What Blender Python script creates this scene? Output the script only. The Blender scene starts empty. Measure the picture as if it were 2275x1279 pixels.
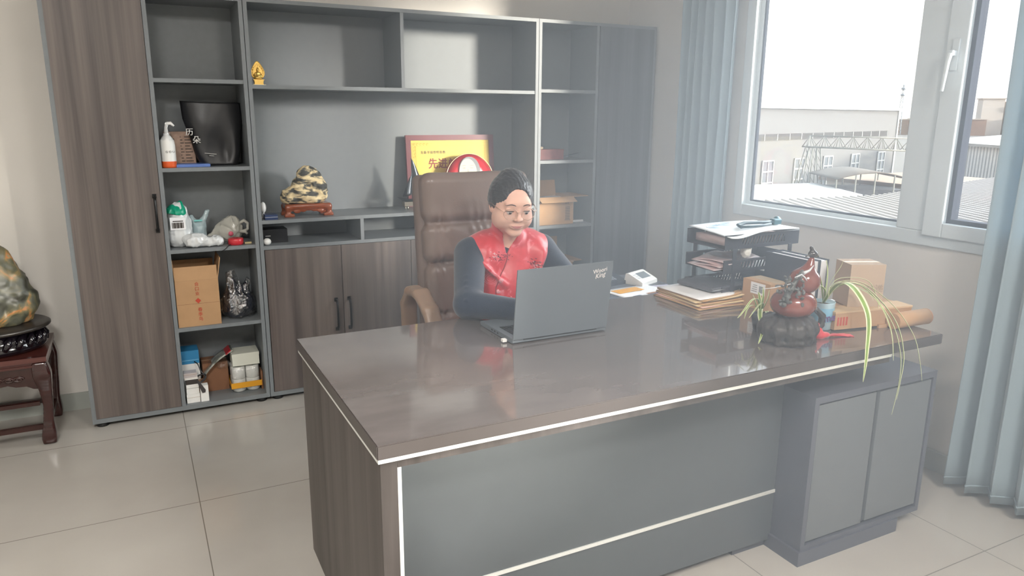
import bpy, bmesh, math, random
import numpy as np
from mathutils import Vector, Matrix, Euler
try:
    import openvdb as vdb
except ImportError:
    import pyopenvdb as vdb

C = bpy.context.scene.collection
R = math.radians
S = bpy.context.scene


def hexc(h, a=1.0):
    h = h.lstrip('#')
    v = [int(h[i:i + 2], 16) / 255 for i in (0, 2, 4)]
    return tuple(((c / 12.92) if c <= .04045 else ((c + .055) / 1.055) ** 2.4) for c in v) + (a,)


# ---------------------------------------------------------------- camera
cd = bpy.data.cameras.new('camera')
cam = bpy.data.objects.new('camera', cd)
C.objects.link(cam)
cd.sensor_fit = 'HORIZONTAL'
cd.sensor_width = 36.0
cd.lens = 1640.565 / 2275 * 36.0
cd.clip_start = .05
cd.clip_end = 2000
yaw, pitch, roll = R(-27.046), R(-13.324), R(-0.394)
Rz = Matrix.Rotation(yaw, 3, 'Z')
Rx = Matrix.Rotation(pitch, 3, 'X')
Ry = Matrix.Rotation(roll, 3, 'Y')
base = Matrix(((1, 0, 0), (0, 0, -1), (0, 1, 0)))     # camera looks along +Y, up is +Z
cam.matrix_world = Matrix.Translation((0, 0, 1.486)) @ (Rz @ Rx @ Ry @ base).to_4x4()
S.camera = cam

# ---------------------------------------------------------------- exposure, sky, sun
S.view_settings.view_transform = 'Standard'
S.view_settings.look = 'None'
S.view_settings.gamma = 1.0
S.view_settings.use_curve_mapping = False
S.view_settings.exposure = 0.12
SKY = 2.1
w = bpy.data.worlds.new('sky')
S.world = w
w.use_nodes = True
nt = w.node_tree
nt.nodes.clear()
out = nt.nodes.new('ShaderNodeOutputWorld')
bg = nt.nodes.new('ShaderNodeBackground')
tc = nt.nodes.new('ShaderNodeTexCoord')
sx = nt.nodes.new('ShaderNodeSeparateXYZ')
cr = nt.nodes.new('ShaderNodeValToRGB')
nt.links.new(tc.outputs['Generated'], sx.inputs[0])
nt.links.new(sx.outputs['Z'], cr.inputs[0])
e = cr.color_ramp.elements
e[0].position = 0.0
e[0].color = (1.0, .93, .86, 1)
e[1].position = .55
e[1].color = (.62, .80, 1.0, 1)
m = cr.color_ramp.elements.new(.12)
m.color = (1.0, .97, .95, 1)
nt.links.new(cr.outputs[0], bg.inputs[0])
bg.inputs[1].default_value = SKY
nt.links.new(bg.outputs[0], out.inputs[0])



def sun(name, to_sun, energy, angle, color):
    """directional daylight; to_sun points from the room towards the source"""
    l = bpy.data.lights.new(name, 'SUN')
    l.energy = energy
    l.angle = R(angle)
    l.color = color
    o = bpy.data.objects.new(name, l)
    C.objects.link(o)
    o.rotation_euler = Vector(to_sun).to_track_quat('Z', 'Y').to_euler()
    return o


# low hazy sun outside the window wall, plus an added wide sun that boosts the skylight indoors
sun('sun', (.64, -.77, .17), 10.0, 8, (1.0, .94, .87))
sun('sky_fill', (1.0, -.25, .55), 17.0, 80, (.90, .95, 1.0))


def area(name, loc, rot, sx_, sy_, power, color=(1, 1, 1), portal=False):
    l = bpy.data.lights.new(name, 'AREA')
    l.shape = 'RECTANGLE'
    l.size = sx_
    l.size_y = sy_
    l.energy = power
    l.color = color
    if portal:
        l.cycles.is_portal = True
    o = bpy.data.objects.new(name, l)
    C.objects.link(o)
    o.location = loc
    o.rotation_euler = rot
    return o


# portals only guide the sky's own light through the two window openings
area('window_portal', (3.2, 2.05, 1.74), (0, R(90), 0), 1.66, 2.2, 1, portal=True)
area('window_portal', (3.2, -1.6, 1.74), (0, R(90), 0), 1.66, 2.4, 1, portal=True)

# ---------------------------------------------------------------- materials
MATS = {}
DIM = [1.0]


def mat(name, col, rough=.5, metal=0.0, spec=.5, noise=0.0, nscale=8.0, bump=0.0, bscale=60.0, stretch=(1, 1, 1),
        coat=0.0, sheen=0.0, trans=0.0, alpha=1.0, emit=None, estr=0.0, rnoise=0.0, col2=None, detail=4.0):
    if name in MATS:
        return MATS[name]
    m = bpy.data.materials.new(name)
    MATS[name] = m
    m.use_nodes = True
    n = m.node_tree
    b = n.nodes['Principled BSDF']
    c = hexc(col) if isinstance(col, str) else tuple(col) + (1,)
    c = tuple(v_ * DIM[0] for v_ in c[:3]) + (1,)
    b.inputs['Base Color'].default_value = c
    b.inputs['Roughness'].default_value = rough
    b.inputs['Metallic'].default_value = metal
    b.inputs['Specular IOR Level'].default_value = spec
    b.inputs['Coat Weight'].default_value = coat
    b.inputs['Sheen Weight'].default_value = sheen
    b.inputs['Transmission Weight'].default_value = trans
    b.inputs['Alpha'].default_value = alpha
    if emit:
        b.inputs['Emission Color'].default_value = hexc(emit)
        b.inputs['Emission Strength'].default_value = estr
    t = n.nodes.new('ShaderNodeTexCoord')
    mp = n.nodes.new('ShaderNodeMapping')
    mp.inputs['Scale'].default_value = stretch
    n.links.new(t.outputs['Object'], mp.inputs[0])
    ns = n.nodes.new('ShaderNodeTexNoise')
    ns.inputs['Scale'].default_value = nscale
    ns.inputs['Detail'].default_value = detail
    n.links.new(mp.outputs[0], ns.inputs['Vector'])
    if noise or col2:
        mx = n.nodes.new('ShaderNodeMix')
        mx.data_type = 'RGBA'
        c2 = hexc(col2) if col2 else tuple(v * (1 - noise) for v in c[:3]) + (1,)
        mx.inputs[6].default_value = c
        mx.inputs[7].default_value = c2
        r = n.nodes.new('ShaderNodeMapRange')
        r.inputs['From Min'].default_value = .35
        r.inputs['From Max'].default_value = .65
        n.links.new(ns.outputs['Fac'], r.inputs['Value'])
        n.links.new(r.outputs[0], mx.inputs[0])
        n.links.new(mx.outputs[2], b.inputs['Base Color'])
    if rnoise:
        r2 = n.nodes.new('ShaderNodeMapRange')
        r2.inputs['To Min'].default_value = rough
        r2.inputs['To Max'].default_value = rough + rnoise
        n.links.new(ns.outputs['Fac'], r2.inputs['Value'])
        n.links.new(r2.outputs[0], b.inputs['Roughness'])
    if bump:
        n2 = n.nodes.new('ShaderNodeTexNoise')
        n2.inputs['Scale'].default_value = bscale
        n2.inputs['Detail'].default_value = 3
        n.links.new(mp.outputs[0], n2.inputs['Vector'])
        bp = n.nodes.new('ShaderNodeBump')
        bp.inputs['Strength'].default_value = bump
        bp.inputs['Distance'].default_value = .01
        n.links.new(n2.outputs['Fac'], bp.inputs['Height'])
        n.links.new(bp.outputs[0], b.inputs['Normal'])
    return m


def node_mat(name):
    m = bpy.data.materials.new(name)
    MATS[name] = m
    m.use_nodes = True
    return m, m.node_tree, m.node_tree.nodes['Principled BSDF']


def wood_mat(name, dark, light, rough=.45, scale=1.0, axis=2, warm=None, coat=0.0):
    """Straight grained laminate: stretched noise along the grain."""
    m, n, b = node_mat(name)
    t = n.nodes.new('ShaderNodeTexCoord')
    mp = n.nodes.new('ShaderNodeMapping')
    sc = [22 * scale] * 3
    sc[axis] = .7 * scale
    mp.inputs['Scale'].default_value = sc
    n.links.new(t.outputs['Object'], mp.inputs[0])
    a = n.nodes.new('ShaderNodeTexNoise')
    a.inputs['Scale'].default_value = 1.0
    a.inputs['Detail'].default_value = 6
    a.inputs['Distortion'].default_value = .4
    n.links.new(mp.outputs[0], a.inputs['Vector'])
    cr_ = n.nodes.new('ShaderNodeValToRGB')
    cr_.color_ramp.elements[0].position = .3
    cr_.color_ramp.elements[0].color = hexc(dark)
    cr_.color_ramp.elements[1].position = .72
    cr_.color_ramp.elements[1].color = hexc(light)
    n.links.new(a.outputs['Fac'], cr_.inputs[0])
    mp2 = n.nodes.new('ShaderNodeMapping')
    sc2 = [160 * scale] * 3
    sc2[axis] = 3 * scale
    mp2.inputs['Scale'].default_value = sc2
    n.links.new(t.outputs['Object'], mp2.inputs[0])
    f = n.nodes.new('ShaderNodeTexNoise')
    f.inputs['Scale'].default_value = 1.0
    f.inputs['Detail'].default_value = 3
    n.links.new(mp2.outputs[0], f.inputs['Vector'])
    mx = n.nodes.new('ShaderNodeMix')
    mx.data_type = 'RGBA'
    mx.blend_type = 'MULTIPLY'
    mx.inputs[0].default_value = .35
    n.links.new(cr_.outputs[0], mx.inputs[6])
    n.links.new(f.outputs['Fac'], mx.inputs[7])
    n.links.new(mx.outputs[2], b.inputs['Base Color'])
    b.inputs['Roughness'].default_value = rough
    b.inputs['Coat Weight'].default_value = coat
    return m


def glass_mat(name, tint, refl=.06):
    m = bpy.data.materials.new(name)
    MATS[name] = m
    m.use_nodes = True
    n = m.node_tree
    n.nodes.remove(n.nodes['Principled BSDF'])
    o = n.nodes['Material Output']
    tr = n.nodes.new('ShaderNodeBsdfTransparent')
    tr.inputs[0].default_value = tint + (1,)
    gl = n.nodes.new('ShaderNodeBsdfGlossy')
    gl.inputs['Roughness'].default_value = .02
    mx = n.nodes.new('ShaderNodeMixShader')
    mx.inputs[0].default_value = refl
    n.links.new(tr.outputs[0], mx.inputs[1])
    n.links.new(gl.outputs[0], mx.inputs[2])
    n.links.new(mx.outputs[0], o.inputs[0])
    return m


def film_mat(name, refl=.2, rough=.12, bump=.8, scale=25, tint=(.96, .97, .98)):
    """clear film: transparent with crinkled highlights"""
    m = glass_mat(name, tint, refl)
    n = m.node_tree
    gl = [x for x in n.nodes if x.type == 'BSDF_GLOSSY'][0]
    gl.inputs['Roughness'].default_value = rough
    t = n.nodes.new('ShaderNodeTexCoord')
    ns = n.nodes.new('ShaderNodeTexNoise')
    ns.inputs['Scale'].default_value = scale
    ns.inputs['Detail'].default_value = 4
    n.links.new(t.outputs['Object'], ns.inputs['Vector'])
    bp = n.nodes.new('ShaderNodeBump')
    bp.inputs['Strength'].default_value = bump
    bp.inputs['Distance'].default_value = .02
    n.links.new(ns.outputs['Fac'], bp.inputs['Height'])
    n.links.new(bp.outputs[0], gl.inputs['Normal'])
    return m


# ---------------------------------------------------------------- mesh helpers
def tag(o, label=None, cat=None, group=None, kind=None):
    if label:
        o['label'] = label
    if cat:
        o['category'] = cat
    if group:
        o['group'] = group
    if kind:
        o['kind'] = kind
    return o


def link_mesh(name, me, m=None, parent=None, smooth=False, loc=None, rot=None):
    o = bpy.data.objects.new(name, me)
    C.objects.link(o)
    if m is not None:
        for mm in (m if isinstance(m, (list, tuple)) else [m]):
            me.materials.append(mm)
    if parent is not None:
        o.parent = parent
    if smooth:
        for p in me.polygons:
            p.use_smooth = True
    if loc is not None:
        o.location = loc
    if rot is not None:
        o.rotation_euler = rot
    return o


def obj(name, bm, m=None, parent=None, smooth=False, bevel=0.0, loc=None, rot=None, seg=2, auto=False):
    if bevel:
        bmesh.ops.bevel(bm, geom=[e_ for e_ in bm.edges if len(e_.link_faces) == 2 and e_.calc_face_angle(0) > .6],
                        offset=bevel, segments=seg, affect='EDGES', profile=.5, clamp_overlap=True)
    bmesh.ops.recalc_face_normals(bm, faces=bm.faces[:])
    me = bpy.data.meshes.new(name)
    bm.to_mesh(me)
    bm.free()
    o = link_mesh(name, me, m, parent, smooth, loc, rot)
    if auto:
        me.shade_smooth() if hasattr(me, 'shade_smooth') else None
        try:
            me.set_sharp_from_angle(angle=R(35))
        except Exception:
            pass
    return o


def thing(name, label, cat, loc=(0, 0, 0), rot=0.0, group=None):
    o = bpy.data.objects.new(name, None)
    o.empty_display_size = .1
    C.objects.link(o)
    o.location = loc
    o.rotation_euler = (0, 0, rot) if not isinstance(rot, (tuple, list)) else rot
    return tag(o, label, cat, group)


def BM():
    return bmesh.new()


def box(bm, x0, x1, y0, y1, z0, z1, M=None, mi=0):
    vs = [bm.verts.new(p) for p in ((x0, y0, z0), (x1, y0, z0), (x1, y1, z0), (x0, y1, z0),
                                    (x0, y0, z1), (x1, y0, z1), (x1, y1, z1), (x0, y1, z1))]
    if M is not None:
        for v in vs:
            v.co = M @ v.co
    for f in ((0, 3, 2, 1), (4, 5, 6, 7), (0, 1, 5, 4), (1, 2, 6, 5), (2, 3, 7, 6), (3, 0, 4, 7)):
        fc = bm.faces.new([vs[i] for i in f])
        fc.material_index = mi
    return vs


def mbox(name, d, m, parent=None, bevel=0.0, **k):
    bm = BM()
    box(bm, *d)
    return obj(name, bm, m, parent, bevel=bevel, **k)


def frame_basis(d):
    d = Vector(d).normalized()
    up = Vector((0, 0, 1)) if abs(d.z) < .95 else Vector((1, 0, 0))
    a = d.cross(up).normalized()
    return a, d.cross(a).normalized(), d


def tube(bm, pts, r, n=10, cap=True, mi=0, closed=False):
    """Round tube through pts, r a number or one per point."""
    pts = [Vector(p) for p in pts]
    N = len(pts)
    rs = r if isinstance(r, (list, tuple)) else [r] * N
    rings = []
    pa = None
    for i, p in enumerate(pts):
        if closed:
            d = pts[(i + 1) % N] - pts[i - 1]
        else:
            d = pts[min(i + 1, N - 1)] - pts[max(i - 1, 0)]
        if d.length < 1e-9:
            d = Vector((0, 0, 1))
        d.normalize()
        if pa is None:
            a, b_, _ = frame_basis(d)
        else:
            a = (pa - d * pa.dot(d))
            if a.length < 1e-6:
                a = frame_basis(d)[0]
            a.normalize()
            b_ = d.cross(a)
        pa = a
        rings.append([bm.verts.new(p + a * (rs[i] * math.cos(2 * math.pi * k / n)) + b_ * (rs[i] * math.sin(2 * math.pi * k / n))) for k in range(n)])
    M_ = N if closed else N - 1
    for i in range(M_):
        A, B = rings[i], rings[(i + 1) % N]
        for k in range(n):
            f = bm.faces.new((A[k], A[(k + 1) % n], B[(k + 1) % n], B[k]))
            f.material_index = mi
            f.smooth = True
    if cap and not closed:
        bm.faces.new(rings[0][::-1]).material_index = mi
        bm.faces.new(rings[-1]).material_index = mi


def lathe(bm, prof, n=32, c=(0, 0, 0), mi=0, sx=1.0, sy=1.0):
    """prof: list of (r, z)."""
    rings = []
    for r, z in prof:
        if r < 1e-6:
            rings.append([bm.verts.new((c[0], c[1], c[2] + z))])
        else:
            rings.append([bm.verts.new((c[0] + sx * r * math.cos(2 * math.pi * k / n), c[1] + sy * r * math.sin(2 * math.pi * k / n), c[2] + z)) for k in range(n)])
    for A, B in zip(rings[:-1], rings[1:]):
        for k in range(n):
            if len(A) == 1 and len(B) == 1:
                continue
            if len(A) == 1:
                f = bm.faces.new((A[0], B[k], B[(k + 1) % n]))
            elif len(B) == 1:
                f = bm.faces.new((A[k], B[0], A[(k + 1) % n]))
            else:
                f = bm.faces.new((A[k], B[k], B[(k + 1) % n], A[(k + 1) % n]))
            f.material_index = mi
            f.smooth = True


def prism(bm, poly, axis, a0, a1, mi=0):
    """poly in the two other axes, extruded from a0 to a1 along axis."""
    def P(u, v, t):
        return {0: (t, u, v), 1: (u, t, v), 2: (u, v, t)}[axis]
    A = [bm.verts.new(P(u, v, a0)) for u, v in poly]
    B = [bm.verts.new(P(u, v, a1)) for u, v in poly]
    n = len(poly)
    bm.faces.new(A[::-1]).material_index = mi
    bm.faces.new(B).material_index = mi
    for k in range(n):
        bm.faces.new((A[k], A[(k + 1) % n], B[(k + 1) % n], B[k])).material_index = mi


def sheet(bm, P, nu, nv, mi=0):
    """P(u, v) -> point, u v in 0..1."""
    g = [[bm.verts.new(P(i / nu, j / nv)) for j in range(nv + 1)] for i in range(nu + 1)]
    for i in range(nu):
        for j in range(nv):
            f = bm.faces.new((g[i][j], g[i + 1][j], g[i + 1][j + 1], g[i][j + 1]))
            f.smooth = True
            f.material_index = mi
    return g


def solid(o, t, off=0.0):
    md = o.modifiers.new('thick', 'SOLIDIFY')
    md.thickness = t
    md.offset = off
    return o


def text_mesh(name, s, size, m, parent, loc, rot, depth=.0004, sx_=1.0, shear=0.0, align='LEFT', bold=0.0):
    cu = bpy.data.curves.new(name, 'FONT')
    cu.body = s
    cu.size = size
    cu.extrude = depth
    cu.shear = shear
    cu.offset = bold
    cu.align_x = align
    cu.resolution_u = 3
    t = bpy.data.objects.new(name + '_src', cu)
    C.objects.link(t)
    bpy.context.view_layer.update()
    dg = bpy.context.evaluated_depsgraph_get()
    me = bpy.data.meshes.new_from_object(t.evaluated_get(dg))
    bpy.data.objects.remove(t)
    bpy.data.curves.remove(cu)
    if sx_ != 1:
        for v in me.vertices:
            v.co.x *= sx_
    me.materials.clear()
    return link_mesh(name, me, m, parent, loc=loc, rot=rot)


# ---------------------------------------------------------------- implicit surfaces (smooth unions) for organic shapes
def hashnoise(P, seed=0, scale=1.0):
    """cheap smooth value noise on an (...,3) array"""
    q = P * scale
    i = np.floor(q).astype(np.int64)
    f = q - i
    f = f * f * (3 - 2 * f)

    def h(a, b, c):
        n = (a * 374761393 + b * 668265263 + c * 1274126177 + seed * 974711) & 0xffffffff
        n = ((n ^ (n >> 13)) * 1274126177) & 0xffffffff
        return ((n ^ (n >> 16)) & 0xffff) / 65535.0
    x, y, z = i[..., 0], i[..., 1], i[..., 2]
    r = 0
    for dx in (0, 1):
        wx = f[..., 0] if dx else 1 - f[..., 0]
        for dy in (0, 1):
            wy = f[..., 1] if dy else 1 - f[..., 1]
            for dz in (0, 1):
                wz = f[..., 2] if dz else 1 - f[..., 2]
                r = r + wx * wy * wz * h(x + dx, y + dy, z + dz)
    return r * 2 - 1


def fbm(P, seed, scale, octs=3):
    r, a = 0, 1.0
    for k in range(octs):
        r = r + a * hashnoise(P, seed + k * 17, scale * 2 ** k)
        a *= .5
    return r


class SDF:
    def __init__(s, lo, hi, res):
        s.lo = np.array(lo, float)
        s.res = res
        n = np.ceil((np.array(hi) - s.lo) / res).astype(int) + 1
        ax = [s.lo[i] + res * np.arange(n[i]) for i in range(3)]
        s.P = np.stack(np.meshgrid(*ax, indexing='ij'), -1)
        s.d = np.full(s.P.shape[:3], 10.0)

    def smin(s, a, b, k):
        if k <= 0:
            return np.minimum(a, b)
        h = np.clip(.5 + .5 * (b - a) / k, 0, 1)
        return b * (1 - h) + a * h - k * h * (1 - h)

    def add(s, d, k=0.0):
        s.d = s.smin(s.d, d, k)
        return s

    def sub(s, d, k=0.0):
        s.d = -s.smin(-s.d, d, k)
        return s

    def inter(s, d, k=0.0):
        s.d = -s.smin(-s.d, -d, k)
        return s

    def ell(s, c, r, rot=None):
        q = s.P - np.array(c, float)
        if rot is not None:
            q = q @ np.array(Euler(rot).to_matrix())
        r = np.array(r, float)
        k0 = np.linalg.norm(q / r, axis=-1)
        k1 = np.linalg.norm(q / (r * r), axis=-1)
        return np.where(k1 > 1e-9, k0 * (k0 - 1) / np.maximum(k1, 1e-9), -r.min())

    def cap(s, a, b, r1, r2=None):
        r2 = r1 if r2 is None else r2
        a = np.array(a, float)
        b = np.array(b, float)
        ab = b - a
        t = np.clip(((s.P - a) @ ab) / (ab @ ab), 0, 1)
        return np.linalg.norm(s.P - a - t[..., None] * ab, axis=-1) - (r1 + (r2 - r1) * t)

    def box(s, c, h, r=0.0, rot=None):
        q = s.P - np.array(c, float)
        if rot is not None:
            q = q @ np.array(Euler(rot).to_matrix())
        q = np.abs(q) - (np.array(h, float) - r)
        return np.linalg.norm(np.maximum(q, 0), axis=-1) + np.minimum(q.max(-1), 0) - r

    def half(s, p, n):
        n = np.array(n, float)
        n /= np.linalg.norm(n)
        return (s.P - np.array(p, float)) @ n

    def mesh(s, name, m=None, parent=None, iso=0.0, M=None, adapt=0.0, loc=None, rot=None, relax=0):
        g = vdb.FloatGrid(1.0)
        g.copyFromArray(np.clip(s.d - iso, -.5, .5).astype(np.float32))
        if adapt:
            p, t, q = g.convertToPolygons(isovalue=0.0, adaptivity=adapt)
            faces = [tuple(int(v) for v in f[::-1]) for f in t] + [tuple(int(v) for v in f[::-1]) for f in q]
        else:
            p, q = g.convertToQuads(isovalue=0.0)
            faces = [tuple(int(v) for v in f[::-1]) for f in q]
        p = p * s.res + s.lo
        me = bpy.data.meshes.new(name)
        if M is not None:
            p = np.array([tuple(M @ Vector(v)) for v in p])
        me.from_pydata([tuple(v) for v in p], [], faces)
        me.update()
        return link_mesh(name, me, m, parent, smooth=True, loc=loc, rot=rot)

# ================================================================ the room
M_wall = mat('wall_paint', '#dcd8d2', .85, noise=.03, nscale=3, bump=.03, bscale=200)
M_ceil = mat('ceiling_paint', '#e9e6e0', .9)
M_skirt = mat('skirting_tile', '#a6aaa4', .35)
M_upvc = mat('white_upvc', '#cdd6da', .3)
M_gasket = mat('dark_gasket', '#20242f', .8, spec=.2)

# polished floor tiles, 0.81 x 0.788 m
m, n, b = node_mat('polished_tile')
tcd = n.nodes.new('ShaderNodeTexCoord')
mp = n.nodes.new('ShaderNodeMapping')
mp.inputs['Location'].default_value = (-.1055 + .81 * 10, -1.302 + .788 * 10, 0)
n.links.new(tcd.outputs['Object'], mp.inputs[0])
sp = n.nodes.new('ShaderNodeSeparateXYZ')
n.links.new(mp.outputs[0], sp.inputs[0])
masks = []
for ax, pitch_ in (('X', .81), ('Y', .788)):
    a = n.nodes.new('ShaderNodeMath')
    a.operation = 'MODULO'
    a.inputs[1].default_value = pitch_
    n.links.new(sp.outputs[ax], a.inputs[0])
    c = n.nodes.new('ShaderNodeMath')
    c.operation = 'LESS_THAN'
    c.inputs[1].default_value = .0035
    n.links.new(a.outputs[0], c.inputs[0])
    masks.append(c)
mxm = n.nodes.new('ShaderNodeMath')
mxm.operation = 'MAXIMUM'
n.links.new(masks[0].outputs[0], mxm.inputs[0])
n.links.new(masks[1].outputs[0], mxm.inputs[1])
nz = n.nodes.new('ShaderNodeTexNoise')
nz.inputs['Scale'].default_value = 1.8
nz.inputs['Detail'].default_value = 6
n.links.new(tcd.outputs['Object'], nz.inputs['Vector'])
cr_ = n.nodes.new('ShaderNodeValToRGB')
cr_.color_ramp.elements[0].position = .3
cr_.color_ramp.elements[0].color = hexc('#aea9a2')
cr_.color_ramp.elements[1].position = .7
cr_.color_ramp.elements[1].color = hexc('#b9b5ae')
n.links.new(nz.outputs['Fac'], cr_.inputs[0])
mx = n.nodes.new('ShaderNodeMix')
mx.data_type = 'RGBA'
n.links.new(mxm.outputs[0], mx.inputs[0])
n.links.new(cr_.outputs[0], mx.inputs[6])
mx.inputs[7].default_value = hexc('#77726b')
n.links.new(mx.outputs[2], b.inputs['Base Color'])
b.inputs['Roughness'].default_value = .16
b.inputs['Specular IOR Level'].default_value = .45
M_floor = m

X0, X1, Y0, Y1, ZC = -3.2, 2.955, -3.2, 4.15, 2.78


def struct(o):
    o['kind'] = 'structure'
    return o


struct(mbox('floor', (X0 - .2, X1 + .25, Y0 - .2, Y1 + .2, -.12, 0), M_floor))
struct(mbox('ceiling', (X0 - .2, X1 + .25, Y0 - .2, Y1 + .2, ZC, ZC + .15), M_ceil))
struct(mbox('wall_back', (X0 - .2, X1 + .25, Y1, Y1 + .2, 0, ZC), M_wall))
struct(mbox('wall_left', (X0 - .2, X0, Y0, Y1, 0, ZC), M_wall))
struct(mbox('wall_front', (X0 - .2, X1 + .25, Y0 - .2, Y0, 0, ZC), M_wall))
WX = X1 + .07
# right wall around the window and an added unseen opening for fill light
W1 = (.98, 3.075, .955, 2.52)        # y0 y1 z0 z1
W_FILL = (-2.7, -.45, .955, 2.52)
bm = BM()
box(bm, X1, WX, Y0, W_FILL[0], 0, ZC)
box(bm, X1, WX, W_FILL[1], W1[0], 0, ZC)
box(bm, X1, WX, W1[1], Y1, 0, ZC)
for W in (W1, W_FILL):
    box(bm, X1, WX, W[0], W[1], 0, W[2])
    box(bm, X1, WX, W[0], W[1], W[3], ZC)
struct(obj('wall_right', bm, M_wall))
struct(mbox('baseboard_back', (X0, X1, Y1 - .012, Y1, 0, .088), M_skirt))
struct(mbox('baseboard_right', (X1 - .012, X1, Y0, Y1 - .012, 0, .088), M_skirt))
struct(mbox('baseboard_left', (X0, X0 + .012, Y0, Y1 - .012, 0, .088), M_skirt))

M_glass = glass_mat('window_glass', (.97, .985, .98), .05)
M_mesh = glass_mat('screened_glass', (.91, .93, .95), .05)


def frame_rect(bm, y0, y1, z0, z1, x0, x1, wl, wr, wb, wt):
    box(bm, x0, x1, y0, y0 + wr, z0, z1)
    box(bm, x0, x1, y1 - wl, y1, z0, z1)
    box(bm, x0, x1, y0 + wr, y1 - wl, z0, z0 + wb)
    box(bm, x0, x1, y0 + wr, y1 - wl, z1 - wt, z1)


def window(n_, W, ym0, ym1):
    """fixed pane towards +y, side-hung sash towards -y, one wide post between ym0 and ym1"""
    y0, y1, z0, z1 = W
    e = bpy.data.objects.new('window_%d' % n_, None)
    C.objects.link(e)
    e.location = (X1, (y0 + y1) / 2, z0)
    e['kind'] = 'structure'
    L = e.location

    def ob(name, bm, m_, bev=0.0, par=e):
        bmesh.ops.translate(bm, verts=bm.verts[:], vec=-L if par is e else -L)
        return obj(name, bm, m_, par, bevel=bev)
    bm = BM()
    frame_rect(bm, y0, y1, z0, z1, X1 - .018, X1 + .05, .062, .06, .06, .07)
    frame_rect(bm, y0 + .05, y1 - .05, z0 + .05, z1 - .06, X1 + .012, X1 + .045, .034, .03, .026, .03)
    box(bm, X1 - .018, X1 + .05, ym0 + .075, ym1, z0 + .06, z1 - .07)
    ob('window_frame', bm, M_upvc, .004)
    bm = BM()                      # dark gasket line round the fixed pane
    frame_rect(bm, ym1 - .002, y1 - .082, z0 + .073, z1 - .088, X1 + .02, X1 + .036, .012, .006, .012, .01)
    ob('gasket', bm, M_gasket)
    bm = BM()
    box(bm, X1 + .026, X1 + .032, ym1, y1 - .09, z0 + .08, z1 - .09)
    ob('pane', bm, M_glass)
    # sash with its handle
    s0, s1 = y0 + .045, ym0 + .085
    bm = BM()
    frame_rect(bm, s0, s1, z0 + .045, z1 - .05, X1 - .034, X1 + .02, .085, .08, .06, .07)
    ob('sash', bm, M_upvc, .005)
    bm = BM()
    frame_rect(bm, s0 + .07, s1 - .078, z0 + .1, z1 - .115, X1 - .01, X1 + .036, .026, .02, .022, .02)
    ob('gasket', bm, M_gasket)
    bm = BM()
    box(bm, X1 + .004, X1 + .012, s0 + .08, s1 - .09, z0 + .11, z1 - .12)
    ob('pane', bm, M_mesh)
    hy = s1 - .045
    bm = BM()
    box(bm, X1 - .042, X1 - .034, hy - .014, hy + .014, 1.66, 1.78)
    box(bm, X1 - .07, X1 - .042, hy - .009, hy + .009, 1.715, 1.735)
    tube(bm, [(X1 - .07, hy, 1.725), (X1 - .074, hy + .004, 1.69), (X1 - .072, hy + .014, 1.58)], [.011, .010, .008], 8)
    ob('handle', bm, M_upvc, .002)
    return e


window(1, W1, 1.87, 2.085)
window(2, W_FILL, -1.62, -1.46)  # unseen second window, added to let in fill light

# fill panels added on the unseen ceiling to brighten the near half of the room
M_fill = mat('fill_diffuser', '#ffffff', .5, emit='#fff6e8', estr=3.0)
M_fillframe = mat('fill_frame', '#dddddd', .4)
for k, (lx, ly) in enumerate(((-.6, .2), (1.5, -.6))):
    t = thing('fill_panel', ['added fill panel on the unseen ceiling, nearer the left wall', 'added fill panel on the unseen ceiling, nearer the window wall'][k], 'fill panel', (lx, ly, ZC), group='added fill panels')
    bm = BM()
    for d in ((-.31, .31, -.31, -.3), (-.31, .31, .3, .31), (-.31, -.3, -.3, .3), (.3, .31, -.3, .3)):
        box(bm, *d, -.03, -.001)
    obj('fill_frame', bm, M_fillframe, t)
    mbox('diffuser', (-.3, .3, -.3, .3, -.02, -.012), M_fill, t)
    a = area('fill_light', (lx, ly, ZC - .04), (0, 0, 0), .6, .6, 95, (1, .97, .93))

# curtains
m, n, b = node_mat('curtain_cloth')
b.inputs['Base Color'].default_value = hexc('#a5b8c2')
b.inputs['Roughness'].default_value = .8
b.inputs['Sheen Weight'].default_value = .3
o_ = n.nodes['Material Output']
tl = n.nodes.new('ShaderNodeBsdfTranslucent')
tl.inputs[0].default_value = hexc('#a9c2cd')
ms = n.nodes.new('ShaderNodeMixShader')
ms.inputs[0].default_value = .3
n.links.new(b.outputs[0], ms.inputs[1])
n.links.new(tl.outputs[0], ms.inputs[2])
n.links.new(ms.outputs[0], o_.inputs[0])
M_curt = m
M_rail = mat('curtain_rail', '#c9c9c6', .4)


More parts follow.
